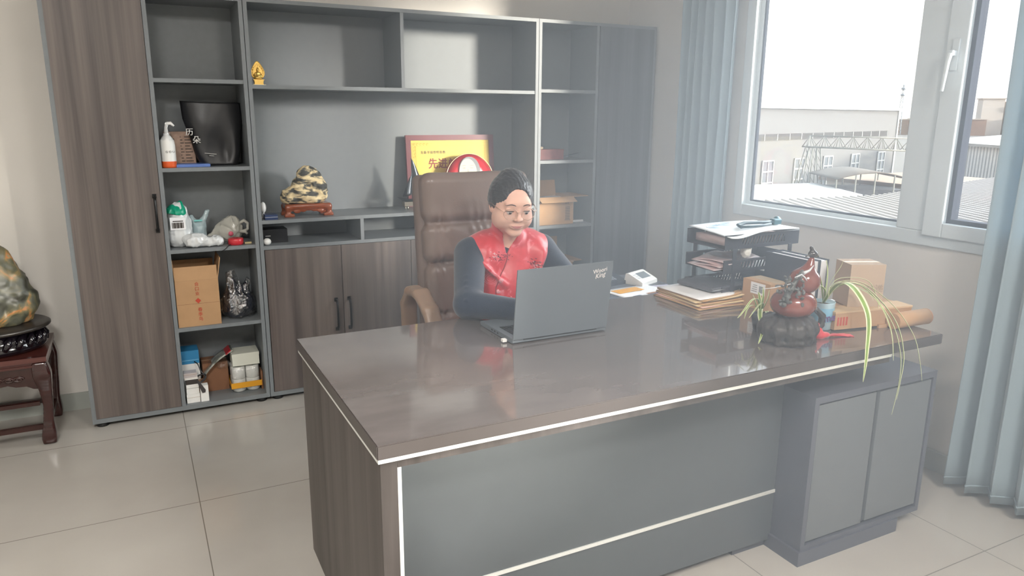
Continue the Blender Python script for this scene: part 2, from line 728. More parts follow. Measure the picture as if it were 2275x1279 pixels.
def curtain(ya, yb, xc, folds, amp, label, seed, ztop=2.66, zbot=.03, pinch=None):
    rnd = random.Random(seed)
    ph = [rnd.uniform(-.6, .6) for _ in range(folds + 2)]
    am = [rnd.uniform(.65, 1.1) for _ in range(folds + 2)]
    t = thing('curtain', label, 'curtain', (xc, (ya + yb) / 2, zbot))

    def P(u, v):
        z = zbot + v * (ztop - zbot)
        y = ya + u * (yb - ya)
        k = int(u * folds)
        tt = u * folds * 2 * math.pi
        a_ = am[k] * (1 - (u * folds - k)) + am[k + 1] * (u * folds - k)
        wv = math.sin(tt + .35 * ph[k % len(ph)] * math.sin(v * 3 + k))
        x = xc + amp * a_ * wv * (1 - .25 * v)
        y += .35 * (yb - ya) / folds * math.sin(2 * tt) * .25 + .008 * math.sin(v * 5 + u * 9)
        if pinch:
            y = yb + (y - yb) * (1 - pinch * math.exp(-((z - 1.15) / .5) ** 2))
        return (x - xc, y - (ya + yb) / 2, z - zbot)
    bm = BM()
    sheet(bm, P, folds * 14, 26)
    solid(obj('cloth', bm, M_curt, t, smooth=True), .003)
    bm = BM()
    g0 = P
    for v in (.012,):
        tube(bm, [Vector(P(u / (folds * 10), v)) + Vector((-.004, 0, 0)) for u in range(folds * 10 + 1)], .0035, 5)
    obj('hem', bm, M_curt, t)
    return t


curtain(3.10, 3.50, 2.875, 6, .042, 'blue-grey curtain hanging in the corner left of the window', 3)
curtain(.86, 1.66, 2.865, 9, .05, 'blue-grey curtain at the right edge, hanging over the window near the floor', 5)
t = thing('curtain_rail', 'pale curtain rail fixed above the window', 'curtain rail', (2.87, 2.1, 2.69))
bm = BM()
tube(bm, [(0, -1.35, 0), (0, 1.5, 0)], .014, 10)
obj('rail', bm, M_rail, t)
for yy in (-1.2, 1.4):
    bm = BM()
    box(bm, -.01, .085, yy - .01, yy + .01, -.01, .01)
    obj('bracket', bm, M_rail, t)

# ================================================================ cabinets
M_cab = mat('grey_laminate', '#787d80', .42, noise=.05, nscale=30)
M_wood = wood_mat('dark_wood_laminate', '#514947', '#80756f', .42, .9)
M_veilwood = wood_mat('veiled_wood_laminate', '#56575b', '#73757a', .42, .9)  # wood of the other doors, greyed to paint in the window glare
M_black = mat('black_metal', '#17181a', .35, metal=.3)
M_foot = mat('black_foot', '#101112', .6)
CY, CB = 3.833, 4.148          # front plane, back plane


def handle(parent, x, z0, z1, y):
    bm = BM()
    pts = [(x, y + .022, z1), (x, y - .004, z1 - .004), (x, y - .014, z1 - .022), (x, y - .016, (z0 + z1) / 2), (x, y - .014, z0 + .022), (x, y - .004, z0 + .004), (x, y + .022, z0)]
    tube(bm, pts, [.006, .0065, .006, .0055, .006, .0065, .006], 8)
    box(bm, x - .009, x + .009, y + .014, y + .02, z0 - .01, z0 + .01)
    box(bm, x - .009, x + .009, y + .014, y + .02, z1 - .01, z1 + .01)
    return obj('handle', bm, M_black, parent)


def cabinet(name, label, x0, x1, ztop=2.002):
    t = thing(name, label, 'cabinet', ((x0 + x1) / 2, CY, 0), group='wall of grey storage cabinets')
    ox, oy = (x0 + x1) / 2, CY

    def lb(nm, d, m_=M_cab, par=t, bev=.001):
        return mbox(nm, (d[0] - ox, d[1] - ox, d[2] - oy, d[3] - oy, d[4], d[5]), m_, par, bevel=bev)
    T = .018
    # carcase: two sides, top, bottom in one piece
    bm = BM()
    for d in ((x0, x0 + T, CY, CB - .008, .022, ztop), (x1 - T, x1, CY, CB - .008, .022, ztop),
              (x0 + T, x1 - T, CY, CB - .008, ztop - T, ztop), (x0 + T, x1 - T, CY, CB - .008, .022, .045)):
        box(bm, d[0] - ox, d[1] - ox, d[2] - oy, d[3] - oy, d[4], d[5])
    obj('carcase', bm, M_cab, t, bevel=.001)
    lb('back_panel', (x0 + T, x1 - T, CB - .016, CB - .008, .045, ztop - T))
    for fx in (x0 + .04, x1 - .04):
        for fy in (CY + .035, CB - .05):
            bm = BM()
            lathe(bm, [(0, 0), (.026, 0), (.028, .004), (.026, .014), (.02, .022), (0, .022)], 14, (fx - ox, fy - oy, 0))
            obj('foot', bm, M_foot, t)
    return t, lb, ox, oy


ZS = [.427, .818, 1.206, 1.612]        # lower shelf faces
# left unit: tall door on the left, open shelves on the right
t, lb, ox, oy = cabinet('tall_cabinet', 'tall grey cabinet at the left with one dark wood door and open shelves', -.288, .531)
lb('divider', (.106, .124, CY + .003, CB - .016, .045, 1.984))
for z in ZS:
    lb('shelf', (.124, .513, CY + .004, CB - .016, z, z + .018))
d_ = lb('door', (-.270, .104, CY - .002, CY + .016, .047, 1.984), M_wood)
handle(d_, .079 - ox, .935, 1.098, -.020)
# middle unit
t, lb, ox, oy = cabinet('display_cabinet', 'wide grey display cabinet in the middle with two dark wood doors below its counter', .534, 2.117)
lb('shelf', (.552, 2.099, CY + .004, CB - .016, 1.592, 1.610))
lb('divider', (1.302, 1.320, CY + .004, CB - .016, 1.610, 1.984))
lb('counter_board', (.552, 2.099, CY + .001, CB - .016, .936, .954))
lb('niche_shelf', (.552, 2.099, CY + .001, CB - .016, .805, .823))
lb('divider', (1.052, 1.070, CY + .003, CB - .016, .823, .936))
lb('divider', (1.582, 1.600, CY + .003, CB - .016, .823, .936))
xs = [.554, .941, 1.328, 1.714, 2.097]
for k in range(4):
    d_ = lb('door', (xs[k] + .0015, xs[k + 1] - .0015, CY - .002, CY + .016, .047, .803), M_wood)
    hx = xs[k + 1] - .04 if k % 2 == 0 else xs[k] + .03
    handle(d_, hx - ox, .350, .512, -.020)
# right unit: open shelves left, wood door right
t, lb, ox, oy = cabinet('tall_cabinet', 'tall grey cabinet in the right corner with open shelves left of its plain door', 2.120, 2.938)
lb('divider', (2.508, 2.526, CY + .003, CB - .016, .045, 1.984))
for z in ZS:
    lb('shelf', (2.138, 2.508, CY + .004, CB - .016, z - .01, z + .008))
d_ = lb('door', (2.528, 2.920, CY - .002, CY + .016, .047, 1.984), M_veilwood)

# ================================================================ desk and return
M_top = mat('desk_top', '#6b6462', .08, noise=.14, nscale=7, spec=.8, rnoise=.06, stretch=(1, 2.5, 1), coat=.6)
M_edge = mat('desk_edge', '#4c4644', .35)
M_gable = wood_mat('desk_gable_wood', '#3f3936', '#605956', .45, .8)
M_panel = mat('desk_grey_panel', '#575c5f', .45, noise=.03, nscale=20)
M_strip = mat('silver_strip', '#e8e9e4', .3, metal=.35)
M_ped = mat('pedestal_laminate', '#5a5d66', .42, noise=.04, nscale=20)
t = thing('executive_desk', 'long executive desk with glossy dark top, silver strip and grey front panel', 'desk', (1.42, 1.93, 0))


def db(nm, d, m_, par=t, bev=.002, oo=(1.42, 1.93)):
    return mbox(nm, (d[0] - oo[0], d[1] - oo[0], d[2] - oo[1], d[3] - oo[1], d[4], d[5]), m_, par, bevel=bev)


top = db('desk_top', (.424, 2.418, 1.488, 2.384, .7255, .761), [M_edge, M_top], bev=.0)
bm = bmesh.new()
bm.from_mesh(top.data)
for f in bm.faces:
    f.material_index = 1 if f.normal.z > .9 else 0
bmesh.ops.bevel(bm, geom=bm.edges[:], offset=.0025, segments=2, affect='EDGES')
bm.to_mesh(top.data)
bm.free()
db('silver_strip', (.427, 2.164, 1.491, 2.38, .7155, .7255), M_strip, bev=.001)
db('apron', (.475, 2.168, 1.5, 2.37, .694, .7155), M_gable)
db('side_panel', (.434, .474, 1.5, 2.362, 0, .7155), M_gable)
db('silver_strip', (.474, .484, 1.502, 1.52, .0, .7155), M_strip, bev=.001)
db('front_panel', (.474, 1.878, 1.664, 1.68, .03, .70), M_panel)
db('silver_strip', (.484, 1.878, 1.660, 1.666, .212, .223), M_strip, bev=.0005)
db('support_leg', (1.72, 1.878, 1.68, 2.3, .0, .7155), M_ped)

t = thing('return_cabinet', 'low grey return cabinet under the right end of the desk', 'cabinet', (2.18, 2.4, 0))
oo = (2.18, 2.4)
db('plinth', (1.868, 2.371, 1.528, 3.30, 0, .052), M_ped, t, oo=oo)
bm = BM()
RX0, RX1, RY0, RY1 = 1.879, 2.492, 1.534, 3.34
for d in ((RX0, RX1, RY0 + .02, RY1, .052, .604),):
    box(bm, d[0] - oo[0], d[1] - oo[0], d[2] - oo[1], d[3] - oo[1], d[4], d[5])
# face frame standing proud round the end panel
for d in ((RX0, RX0 + .02, .052, .604), (RX1 - .018, RX1, .052, .604), (RX0 + .02, RX1 - .018, .58, .604), (RX0 + .02, RX1 - .018, .052, .07)):
    box(bm, d[0] - oo[0], d[1] - oo[0], RY0 - oo[1], RY0 + .02 - oo[1], d[2], d[3])
obj('carcase', bm, M_ped, t, bevel=.0015)
M_pedp = mat('pedestal_panel', '#6b7073', .45, noise=.03, nscale=20)
db('end_panel', (RX0 + .028, 2.182, RY0 + .006, RY0 + .0205, .078, .572), M_pedp, t, oo=oo)
db('end_panel', (2.196, RX1 - .026, RY0 + .002, RY0 + .0205, .085, .572), M_pedp, t, oo=oo)
for k in range(3):
    y_ = 1.70 + k * .55
    db('door', (RX1 - .001, RX1 + .016, y_, y_ + .52, .07, .585), M_ped, t, oo=oo)

# ================================================================ carved stool with the big stone
M_rose = mat('rosewood', '#3a1a17', .22, noise=.35, nscale=18, coat=.5, stretch=(1, 1, 3))
M_rosetop = wood_mat('rosewood_top', '#3b1916', '#6b3a33', .25, 1.0, axis=0, coat=.4)
M_ebony = mat('ebony_lacquer', '#100c12', .12, coat=.6)
t = thing('carved_stool', 'reddish dark carved wooden stool against the wall at the left edge', 'stool', (-.66, 3.93, 0))
s2 = .235
bm = BM()
box(bm, -s2, s2, -s2 + .03, s2 - .03, .395, .418)
box(bm, -s2 + .012, s2 - .012, -s2 + .042, s2 - .042, .382, .395)
box(bm, -s2 + .004, s2 - .004, -s2 + .034, s2 - .034, .372, .382)
obj('seat', bm, M_rosetop, t, bevel=.004)
# carved apron: plate with scroll reliefs
AX, AY = s2 - .03, s2 - .055
bm = BM()
for sgn in (-1, 1):
    prism(bm, [(-AX, .372), (AX, .372), (AX, .265), (AX - .035, .27), (AX - .06, .285), (AX - .10, .287), (AX - .13, .298), (0, .288),
               (-AX + .13, .298), (-AX + .10, .287), (-AX + .06, .285), (-AX + .035, .27), (-AX, .265)][::-1], 1, sgn * AY - .008, sgn * AY + .008)
    prism(bm, [(-AY, .372), (AY, .372), (AY, .265), (AY - .05, .285), (0, .29), (-AY + .05, .285), (-AY, .265)], 0, sgn * AX - .008, sgn * AX + .008)
obj('apron', bm, M_rose, t, bevel=.002)
bm = BM()
for cx_ in (-.09, 0.02, .1):
    for q in (0, 1):
        pts = []
        for i in range(26):
            th = i / 25 * 3.4 * math.pi
            r_ = .022 * (1 - .75 * i / 25)
            sg = -1 if q else 1
            pts.append((cx_ + sg * (.018 + r_ * math.cos(th)), -AY - .010, .322 + .55 * r_ * math.sin(th)))
        tube(bm, pts, .0045, 6)
obj('scrollwork', bm, M_rose, t)
for sx2 in (-1, 1):
    for sy2 in (-1, 1):
        g = SDF((-.06, -.06, -.01), (.06, .06, .40), .005)
        prof = [(.38, .028), (.33, .034), (.27, .024), (.18, .017), (.10, .019), (.05, .026), (.012, .027)]
        for (za, ra), (zb, rb) in zip(prof[:-1], prof[1:]):
            cxa = .012 * math.sin((.38 - za) * 9) * sx2 * (1 if za > .1 else .5)
            cxb = .012 * math.sin((.38 - zb) * 9) * sx2 * (1 if zb > .1 else .5)
            for k in range(4):
                t0, t1 = k / 4, (k + 1) / 4
                mid = (t0 + t1) / 2
                r_ = ra + (rb - ra) * mid
                g.add(g.box((cxa + (cxb - cxa) * mid, 0, za + (zb - za) * mid), (r_, r_, abs(zb - za) / 8 + .012), .008), .008)
        g.inter(g.half((0, 0, 0.0005), (0, 0, -1)))
        g.mesh('leg', M_rose, t, loc=(sx2 * (s2 - .032), sy2 * (s2 - .062), 0))
bm = BM()
for sgn in (-1, 1):
    box(bm, -AX + .02, AX - .02, sgn * (AY + .003) - .010, sgn * (AY + .003) + .010, .075, .097)
    box(bm, sgn * AX - .01, sgn * AX + .01, -AY + .02, AY - .02, .075, .097)
obj('stretcher', bm, M_rose, t, bevel=.003)
bm = BM()
for sgn in (-1, 1):
    box(bm, -AX + .02, AX - .02, sgn * (AY + .003) - .008, sgn * (AY + .003) + .008, .19, .208)
    box(bm, sgn * AX - .008, sgn * AX + .008, -AY + .02, AY - .02, .19, .208)
obj('stretcher', bm, M_rose, t, bevel=.003)

t = thing('stone_base', 'black lacquered carved base on the reddish stool', 'stand', (-.66, 3.93, .418))
bm = BM()
lathe(bm, [(0, 0), (.20, 0), (.225, .012), (.232, .03), (.215, .05), (.20, .075), (.215, .095), (.232, .1), (0, .1)], 40, sy=.78)
for k in range(26):       # rope-like gadroons round the drum
    a = 2 * math.pi * k / 26
    c0 = Vector((.222 * math.cos(a), .222 * .78 * math.sin(a), .03))
    c1 = Vector((.212 * math.cos(a + .16), .212 * .78 * math.sin(a + .16), .088))
    tube(bm, [c0, (c0 + c1) / 2 + Vector((math.cos(a + .1), .78 * math.sin(a + .1), 0)) * .008, c1], [.012, .016, .010], 8)
obj('drum', bm, M_ebony, t)
bm = BM()
lathe(bm, [(0, .1), (.245, .1), (.252, .106), (.252, .114), (.243, .12), (0, .12)], 48, sy=.80)
obj('plate', bm, mat('base_plate', '#26221f', .35), t)
# the stone
m, n, b = node_mat('mottled_stone')
tt = n.nodes.new('ShaderNodeTexCoord')
n1 = n.nodes.new('ShaderNodeTexNoise')
n1.inputs['Scale'].default_value = 9
n1.inputs['Detail'].default_value = 7
n1.inputs['Distortion'].default_value = 1.6
n.links.new(tt.outputs['Object'], n1.inputs['Vector'])
c1 = n.nodes.new('ShaderNodeValToRGB')
els = c1.color_ramp.elements
els[0].position, els[0].color = .36, hexc('#2c2b24')
els[1].position, els[1].color = .72, hexc('#9a7a50')
for p_, c_ in ((.46, '#45463a'), (.54, '#57533f'), (.60, '#7a6743'), (.645, '#a7693a'), (.68, '#7d7a62')):
    q = els.new(p_)
    q.color = hexc(c_)
n.links.new(n1.outputs['Fac'], c1.inputs[0])
n.links.new(c1.outputs[0], b.inputs['Base Color'])
b.inputs['Roughness'].default_value = .42
M_stone1 = m
g = SDF((-.30, -.17, -.02), (.26, .17, .60), .008)
g.add(g.ell((0, 0, .10), (.215, .125, .15)), 0)
g.add(g.ell((-.03, 0, .22), (.185, .11, .20)), .06)
g.add(g.ell((-.08, 0, .36), (.125, .09, .165)), .06)
g.add(g.ell((-.115, 0, .42), (.105, .085, .125)), .05)
g.d += .012 * fbm(g.P, 4, 9, 3) + .006 * fbm(g.P, 9, 30, 2)
g.inter(g.half((0, 0, 0), (0, 0, -1)), .01)
o = g.mesh('scholar_stone', M_stone1, None, loc=(-.665, 3.93, .538))
tag(o, 'large mottled green-brown display stone standing on the black round base', 'stone')

# ================================================================ things on the cabinet shelves
M_card = mat('cardboard', '#b58f68', .8, noise=.08, nscale=12, bump=.05, bscale=90)
M_card_in = mat('cardboard_inside', '#a3825f', .85, noise=.06, nscale=14)
M_card_d = mat('cardboard_dark', '#8a6248', .8, noise=.08, nscale=12)
M_whiteplastic = mat('white_plastic', '#e9e8e4', .35)
M_paper = mat('white_paper', '#eeeef0', .6)
M_bagwhite = mat('thin_white_plastic', '#e4e7e8', .22, alpha=.85, bump=.5, bscale=28, coat=.8, stretch=(1, 1, .5))
M_baggrey = mat('thin_grey_plastic', '#cfcec4', .2, alpha=.72, bump=.5, bscale=28, coat=.8)
M_bagblue = mat('thin_blue_plastic', '#c4d9de', .18, alpha=.68, bump=.5, bscale=28, coat=.8)
M_clear = film_mat('clear_plastic_wrap', .16, .15, .6, 40)
M_green = mat('green_plastic', '#159a78', .3)
M_red = mat('red_plastic', '#c4303a', .3)
M_orange = mat('orange_label', '#e2602b', .4)
M_blackbag = mat('black_paper_bag', '#232427', .38, bump=.12, bscale=18, noise=.2, nscale=5)
M_inkwhite = mat('white_print', '#d9d7d2', .6)
M_inkdark = mat('dark_print', '#3c3430', .7)
M_inkred = mat('red_print', '#b5402c', .7)
M_gold = mat('gold', '#e8c06a', .28, metal=.75)
M_blue = mat('blue_cardboard', '#2f7fae', .45)
M_navy = mat('navy_case', '#27385c', .35)
M_darkbox = mat('black_plastic', '#1b1c1f', .3)


def crumple(g, seed, amp, scale):
    st = np.array((1.0, 1.0, .45))           # creases run mostly upwards, as in hanging film
    n1_ = np.abs(hashnoise(g.P * st, seed, scale)) + .35 * np.abs(hashnoise(g.P, seed + 5, scale * 1.6))
    g.d += .6 * amp * (.45 - (1 - np.clip(n1_, 0, 1)) ** 2)
    return g


# ---- second shelf (z 1.224): bottle, small box, blue book, black bag
Z2 = 1.224
t = thing('spray_bottle', 'white plastic-wrapped bottle with orange base label on the left shelf', 'bottle', (.158, 3.885, Z2))
bm = BM()
lathe(bm, [(0, .0), (.031, 0), (.033, .006), (.033, .03)], 28)
obj('label_band', bm, M_orange, t)
bm = BM()
lathe(bm, [(.033, .03), (.0335, .10), (.031, .125), (.022, .14), (.013, .15), (.013, .158), (0, .158)], 28)
obj('body', bm, M_whiteplastic, t)
bm = BM()
tube(bm, [(0, 0, .155), (.001, 0, .185), (.006, -.002, .203), (.022, -.004, .205), (.036, -.006, .192)], [.010, .007, .009, .008, .004], 10)
obj('pump', bm, M_whiteplastic, t)
g = SDF((-.05, -.05, .10), (.06, .05, .225), .0035)
g.add(g.cap((0, 0, .125), (0, 0, .165), .030, .016)).add(g.cap((0, 0, .165), (.006, 0, .205), .014, .009), .01).add(g.cap((.005, 0, .207), (.028, 0, .2), .010, .007), .006)
crumple(g, 3, .006, 60)
g.mesh('plastic_wrap', M_clear, t)
text_mesh('label_print', 'G O U', .014, M_inkdark, t, (-.012, -.0345, .07), (R(90), 0, 0))

bk = mat('brochure_print', '#b0927f', .6, noise=.25, nscale=40)
t = thing('carton_box', 'small beige printed box standing behind the bottle and the black bag', 'box', (.225, 4.03, Z2))
mbox('box_body', (-.075, .06, -.03, .03, 0, .163), bk, t, bevel=.002)
bm = BM()
for i in range(9):
    for c0_, c1_ in ((-.004, .012), (.016, .05)):
        box(bm, c0_, c1_ - .006 * (i % 3), -.0308, -.0300, .02 + i * .0145, .024 + i * .0145)
box(bm, -.065, -.03, -.0308, -.03, .05, .13)
obj('print', bm, M_inkdark, t)
o = mbox('book', (-.075, .075, -.05, .05, 0, .013), mat('blue_cover', '#5a78b8', .4), None, bevel=.002, loc=(.262, 3.925, Z2 + .0005), rot=(0, 0, R(2)))
tag(o, 'thin blue book lying flat under the black paper bag', 'book')

t = thing('paper_bag', 'crumpled black glossy paper bag with white characters on the shelf', 'bag', (.372, 3.985, Z2))
bm = BM()
NU, NV = 26, 26


def bagface(sgn):
    def P(u, v):
        wt = .137
        wb = .088 + .006 * math.sin(9 * v)
        hw = wb + (wt - wb) * min(1, max(0, (v * 1.5 - .1))) ** .8
        x = (2 * u - 1) * hw + .018 * (1 - v)
        dep = .046 * (1 - .55 * v)
        y = sgn * dep * (1 - abs(2 * u - 1) ** 6)
        y -= .010 * math.sin(5 * u + 2.2) * math.sin(4.5 * v + .6) + .012 * math.exp(-((u - .68) / .12) ** 2 - ((v - .22) / .2) ** 2) * sgn
        y += .010 * math.exp(-((u - .35) / .2) ** 2 - ((v - .6) / .22) ** 2) * sgn
        z = v * (.308 - .006 * u) + (.0 if v > .02 else 0)
        return (x, y, z + .001)
    return P


sheet(bm, bagface(-1), NU, NV)
sheet(bm, bagface(1), NU, NV)
sheet(bm, lambda u, v: Vector(bagface(-1)(u, 0)).lerp(Vector(bagface(1)(u, 0)), v), NU, 4)
sheet(bm, lambda u, v: Vector(bagface(-1)(0, u)).lerp(Vector(bagface(1)(0, u)), v), NU, 4)
sheet(bm, lambda u, v: Vector(bagface(-1)(1, u)).lerp(Vector(bagface(1)(1, u)), v), NU, 4)
bmesh.ops.remove_doubles(bm, verts=bm.verts[:], dist=.0004)
solid(obj('bag_body', bm, M_blackbag, t, smooth=True), .0012)
bm = BM()
tube(bm, [Vector(bagface(-1)(u / 20, .992)) + Vector((0, -.001, 0)) for u in range(21)], .0022, 5)
obj('rim_fold', bm, M_darkbox, t)
text_mesh('characters', '历', .036, M_inkwhite, t, (-.128, -.050, .150), (R(90), 0, R(4)), depth=.004)
text_mesh('characters', '朵', .038, M_inkwhite, t, (-.100, -.052, .112), (R(90), 0, R(4)), depth=.004)
bm = BM()
tube(bm, [(-.05, -.052, .062), (-.02, -.054, .058), (.004, -.053, .056)], .0016, 5)
tube(bm, [(-.03, -.053, .050), (-.008, -.054, .048)], .0014, 5)
obj('crease_highlight', bm, M_inkwhite, t)  # painted glints along the creases, drawn in the white print colour

# ---- third shelf (z .836): plastic bags
Z3 = .836
t = thing('plastic_bag', 'full white plastic bag with a green top and black barcode', 'bag', (.178, 3.94, Z3))
g = SDF((-.09, -.085, -.01), (.09, .085, .26), .004)
g.add(g.ell((-.005, 0, .055), (.062, .06, .062))).add(g.ell((0, 0, .12), (.055, .05, .06)), .03).add(g.ell((0, 0, .18), (.04, .035, .04)), .03)
crumple(g, 11, .012, 38)
g.inter(g.half((0, 0, .001), (0, 0, -1)))
g2 = SDF((-.09, -.085, .14), (.09, .085, .26), .004)
g2.d = np.full(g2.d.shape, 10.0)
g2.add(g2.ell((-.008, 0, .165), (.052, .05, .045))).add(g2.cap((-.01, 0, .19), (.012, 0, .215), .022, .012), .02)
crumple(g2, 12, .012, 40)
g2.inter(g2.half((0, 0, .158), (-.2, 0, -1)))
g.mesh('bag_body', M_bagwhite, t)
g2.mesh('green_top', M_green, t)
bm = BM()
for i in range(11):
    x_ = -.034 + i * .0047
    box(bm, x_, x_ + .0025 * (1 + (i * 7 % 3) * .4), -.0605, -.0575, .098, .125)
box(bm, -.03, .016, -.0605, -.0575, .13, .134)
obj('barcode', bm, M_inkdark, t)
mbox('label', (-.042, .026, -.0585, -.05, .09, .15), M_paper, t, bevel=.001)

t = thing('plastic_bag', 'pale blue plastic bag with two handle tips standing up behind the white package', 'bag', (.268, 4.0, Z3))
g = SDF((-.07, -.05, -.01), (.075, .05, .2), .0035)
g.add(g.cap((0, 0, .03), (0, 0, .08), .038, .034)).add(g.cap((0, 0, .07), (-.03, 0, .135), .022, .012), .02).add(g.cap((0, 0, .07), (.045, 0, .155), .022, .011), .02).add(g.cap((.04, 0, .15), (.052, 0, .16), .010, .007), .005)
crumple(g, 21, .010, 45)
g.inter(g.half((0, 0, .001), (0, 0, -1)))
g.mesh('bag_body', M_bagblue, t)
tag(_o := mbox('blue_fold', (-.02, .018, -.035, -.028, .115, .122), mat('teal_plastic', '#7fd0cc', .3), t, bevel=.002), 'teal fold')

g = SDF((-.12, -.06, -.01), (.12, .06, .10), .0035)
g.add(g.box((0, 0, .027), (.085, .036, .024), .018)).add(g.ell((-.045, 0, .04), (.055, .04, .03)), .02)
crumple(g, 31, .014, 42)
g.inter(g.half((0, 0, .001), (0, 0, -1)))
o = g.mesh('plastic_bag', M_bagwhite, None, loc=(.283, 3.885, Z3))
tag(o, 'shiny white plastic package lying flat at the front of the shelf', 'bag')

t = thing('plastic_bag', 'greyish beige plastic bag with knotted loops and a small pink mark', 'bag', (.41, 4.01, Z3))
g = SDF((-.14, -.06, -.01), (.12, .06, .16), .004)
g.add(g.ell((-.005, 0, .05), (.07, .05, .055))).add(g.ell((.02, 0, .085), (.045, .035, .045)), .02).add(g.cap((-.05, 0, .04), (-.115, -.01, .018), .024, .008), .02)
crumple(g, 41, .016, 34)
g.inter(g.half((0, 0, .001), (0, 0, -1)))
g.mesh('bag_body', M_baggrey, t)
bm = BM()
tube(bm, [(.05, -.02, .09), (.075, -.03, .105), (.092, -.03, .09), (.090, -.03, .06), (.070, -.03, .05)], [.008, .010, .008, .007, .010], 8)
tube(bm, [(.05, -.025, .05), (.078, -.035, .048), (.085, -.035, .035)], [.010, .009, .006], 8)
obj('handle_loops', bm, M_baggrey, t)
bm = BM()
lathe(bm, [(0, 0), (.012, 0), (.012, .002), (0, .002)], 16)
obj('pink_mark', bm, mat('pink_print', '#d8687c', .5), t, loc=(.004, -.056, .045), rot=(R(90), 0, 0))

t = thing('tape_roll', 'red round tape case at the front of the shelf beside the white package', 'tape', (.427, 3.885, Z3))
bm = BM()
lathe(bm, [(0, 0), (.033, 0), (.037, .004), (.037, .028), (.034, .032), (.014, .032), (.012, .026), (0, .026)], 32)
obj('case', bm, M_red, t)
bm = BM()
lathe(bm, [(0, .026), (.011, .026), (.011, .033), (.006, .034), (0, .034)], 16)
obj('hub', bm, mat('dark_red_plastic', '#8f1f28', .35), t)
o = mbox('chalk_stick', (-.016, .016, -.004, .004, 0, .008), mat('pale_yellow', '#c8b98a', .6), None, bevel=.002, loc=(.485, 3.885, Z3 + .0005))
tag(o, 'short pale yellow stick lying right of the red tape case', 'stick')
bm = BM()
tube(bm, [(.39, 3.93, Z3 + .004), (.40, 3.88, Z3 + .0045), (.395, 3.845, Z3 + .005), (.385, 3.83, Z3 + .004), (.372, 3.8275, Z3 - .008), (.350, 3.8265, Z3 - .022)], .0022, 6)
o = obj('thin_cable', bm, M_darkbox, None)
tag(o, 'thin black cable hanging over the shelf edge below the white package', 'cable')

# ---- fourth shelf (z .445): open carton, wrapped clothes
Z4 = .445


def open_carton(name, label, loc, w_, d_, h_, flaps, m_=M_card, rot=0, th=.004, inside=M_card_in):
    """flaps: dict side -> (length, angle from vertical outwards in degrees)"""
    t = thing(name, label, 'box', loc, rot)
    hw, hd = w_ / 2, d_ / 2
    bm = BM()
    box(bm, -hw, hw, -hd, hd, 0, th)
    box(bm, -hw, -hw + th, -hd, hd, th, h_)
    box(bm, hw - th, hw, -hd, hd, th, h_)
    box(bm, -hw + th, hw - th, -hd, -hd + th, th, h_)
    box(bm, -hw + th, hw - th, hd - th, hd, th, h_)
    obj('box_body', bm, m_, t)
    for s_, (ln, an) in flaps.items():
        bm = BM()
        a = R(an)
        if s_ in 'FB':
            box(bm, -hw + .002, hw - .002, -th / 2, th / 2, 0, ln)
            o_ = obj('flap', bm, m_, t, loc=(0, (-hd + th / 2) if s_ == 'F' else (hd - th / 2), h_), rot=(a if s_ == 'F' else -a, 0, 0))
        else:
            box(bm, -th / 2, th / 2, -hd + .002, hd - .002, 0, ln)
            o_ = obj('flap', bm, m_, t, loc=((-hw + th / 2) if s_ == 'L' else (hw - th / 2), 0, h_), rot=(0, -a if s_ == 'L' else a, 0))
    return t


t = open_carton('cardboard_box', 'open brown cardboard box with red characters on the lower left shelf', (.227, 3.955, Z4), .198, .20, .232,
                {'F': (.068, -8), 'L': (.105, 3), 'R': (.105, 10), 'B': (.07, 2)})
for i, chs in enumerate('合口业'):
    text_mesh('red_characters', chs, .021, M_inkred, t, (-.012, -.1006, .205 - i * .024), (R(90), 0, 0), depth=.0003)
for i, chs in enumerate('春季鸟'):
    text_mesh('red_characters', chs, .022, M_inkred, t, (-.006, -.1006, .075 - i * .024), (R(90), 0, 0), depth=.0003)
bm = BM()
prism(bm, [(-.014, .130), (.0, .142), (.012, .128), (0, .114)], 1, -.1010, -.1004)
obj('red_mark', bm, M_inkred, t)
bm = BM()
box(bm, -.097, .097, -.1003, -.0999, .113, .1145)
obj('seam_line', bm, M_card_d, t)
g = SDF((-.05, -.04, 0), (.05, .04, .30), .006)
g.add(g.cap((0, 0, .03), (.01, 0, .26), .035, .014))
o = g.mesh('cloth_bundle', M_red, None, loc=(.275, 3.98, Z4 + .004))
tag(o, 'red pointed cloth bundle standing inside the open box with red characters', 'bundle')

t = thing('wrapped_clothes', 'dark navy clothes bundled in shiny clear plastic beside the open box', 'clothes', (.424, 3.955, Z4))
g = SDF((-.10, -.09, -.01), (.09, .09, .28), .005)
g.add(g.ell((0, .01, .06), (.078, .07, .075))).add(g.cap((-.01, .01, .08), (-.028, .01, .20), .052, .016), .03).add(g.cap((.02, .01, .08), (.045, .01, .16), .038, .016), .03)
crumple(g, 51, .014, 26)
g.inter(g.half((0, 0, .002), (0, 0, -1)))
g.mesh('folded_clothes', mat('navy_cloth', '#1a2138', .8, noise=.5, nscale=25), t)
g = SDF((-.11, -.10, -.01), (.105, .10, .31), .0045)
g.add(g.ell((0, .005, .06), (.086, .078, .08))).add(g.cap((-.01, .005, .08), (-.03, .005, .225), .058, .022), .03).add(g.cap((-.03, 0, .23), (.0, -.01, .265), .020, .004), .01).add(g.cap((.02, .005, .08), (.052, .005, .19), .044, .014), .03)
crumple(g, 52, .026, 32)
g.inter(g.half((0, 0, .001), (0, 0, -1)))
g.mesh('plastic_wrap', film_mat('shiny_clear_wrap', .30, .16, 1.0, 30), t)

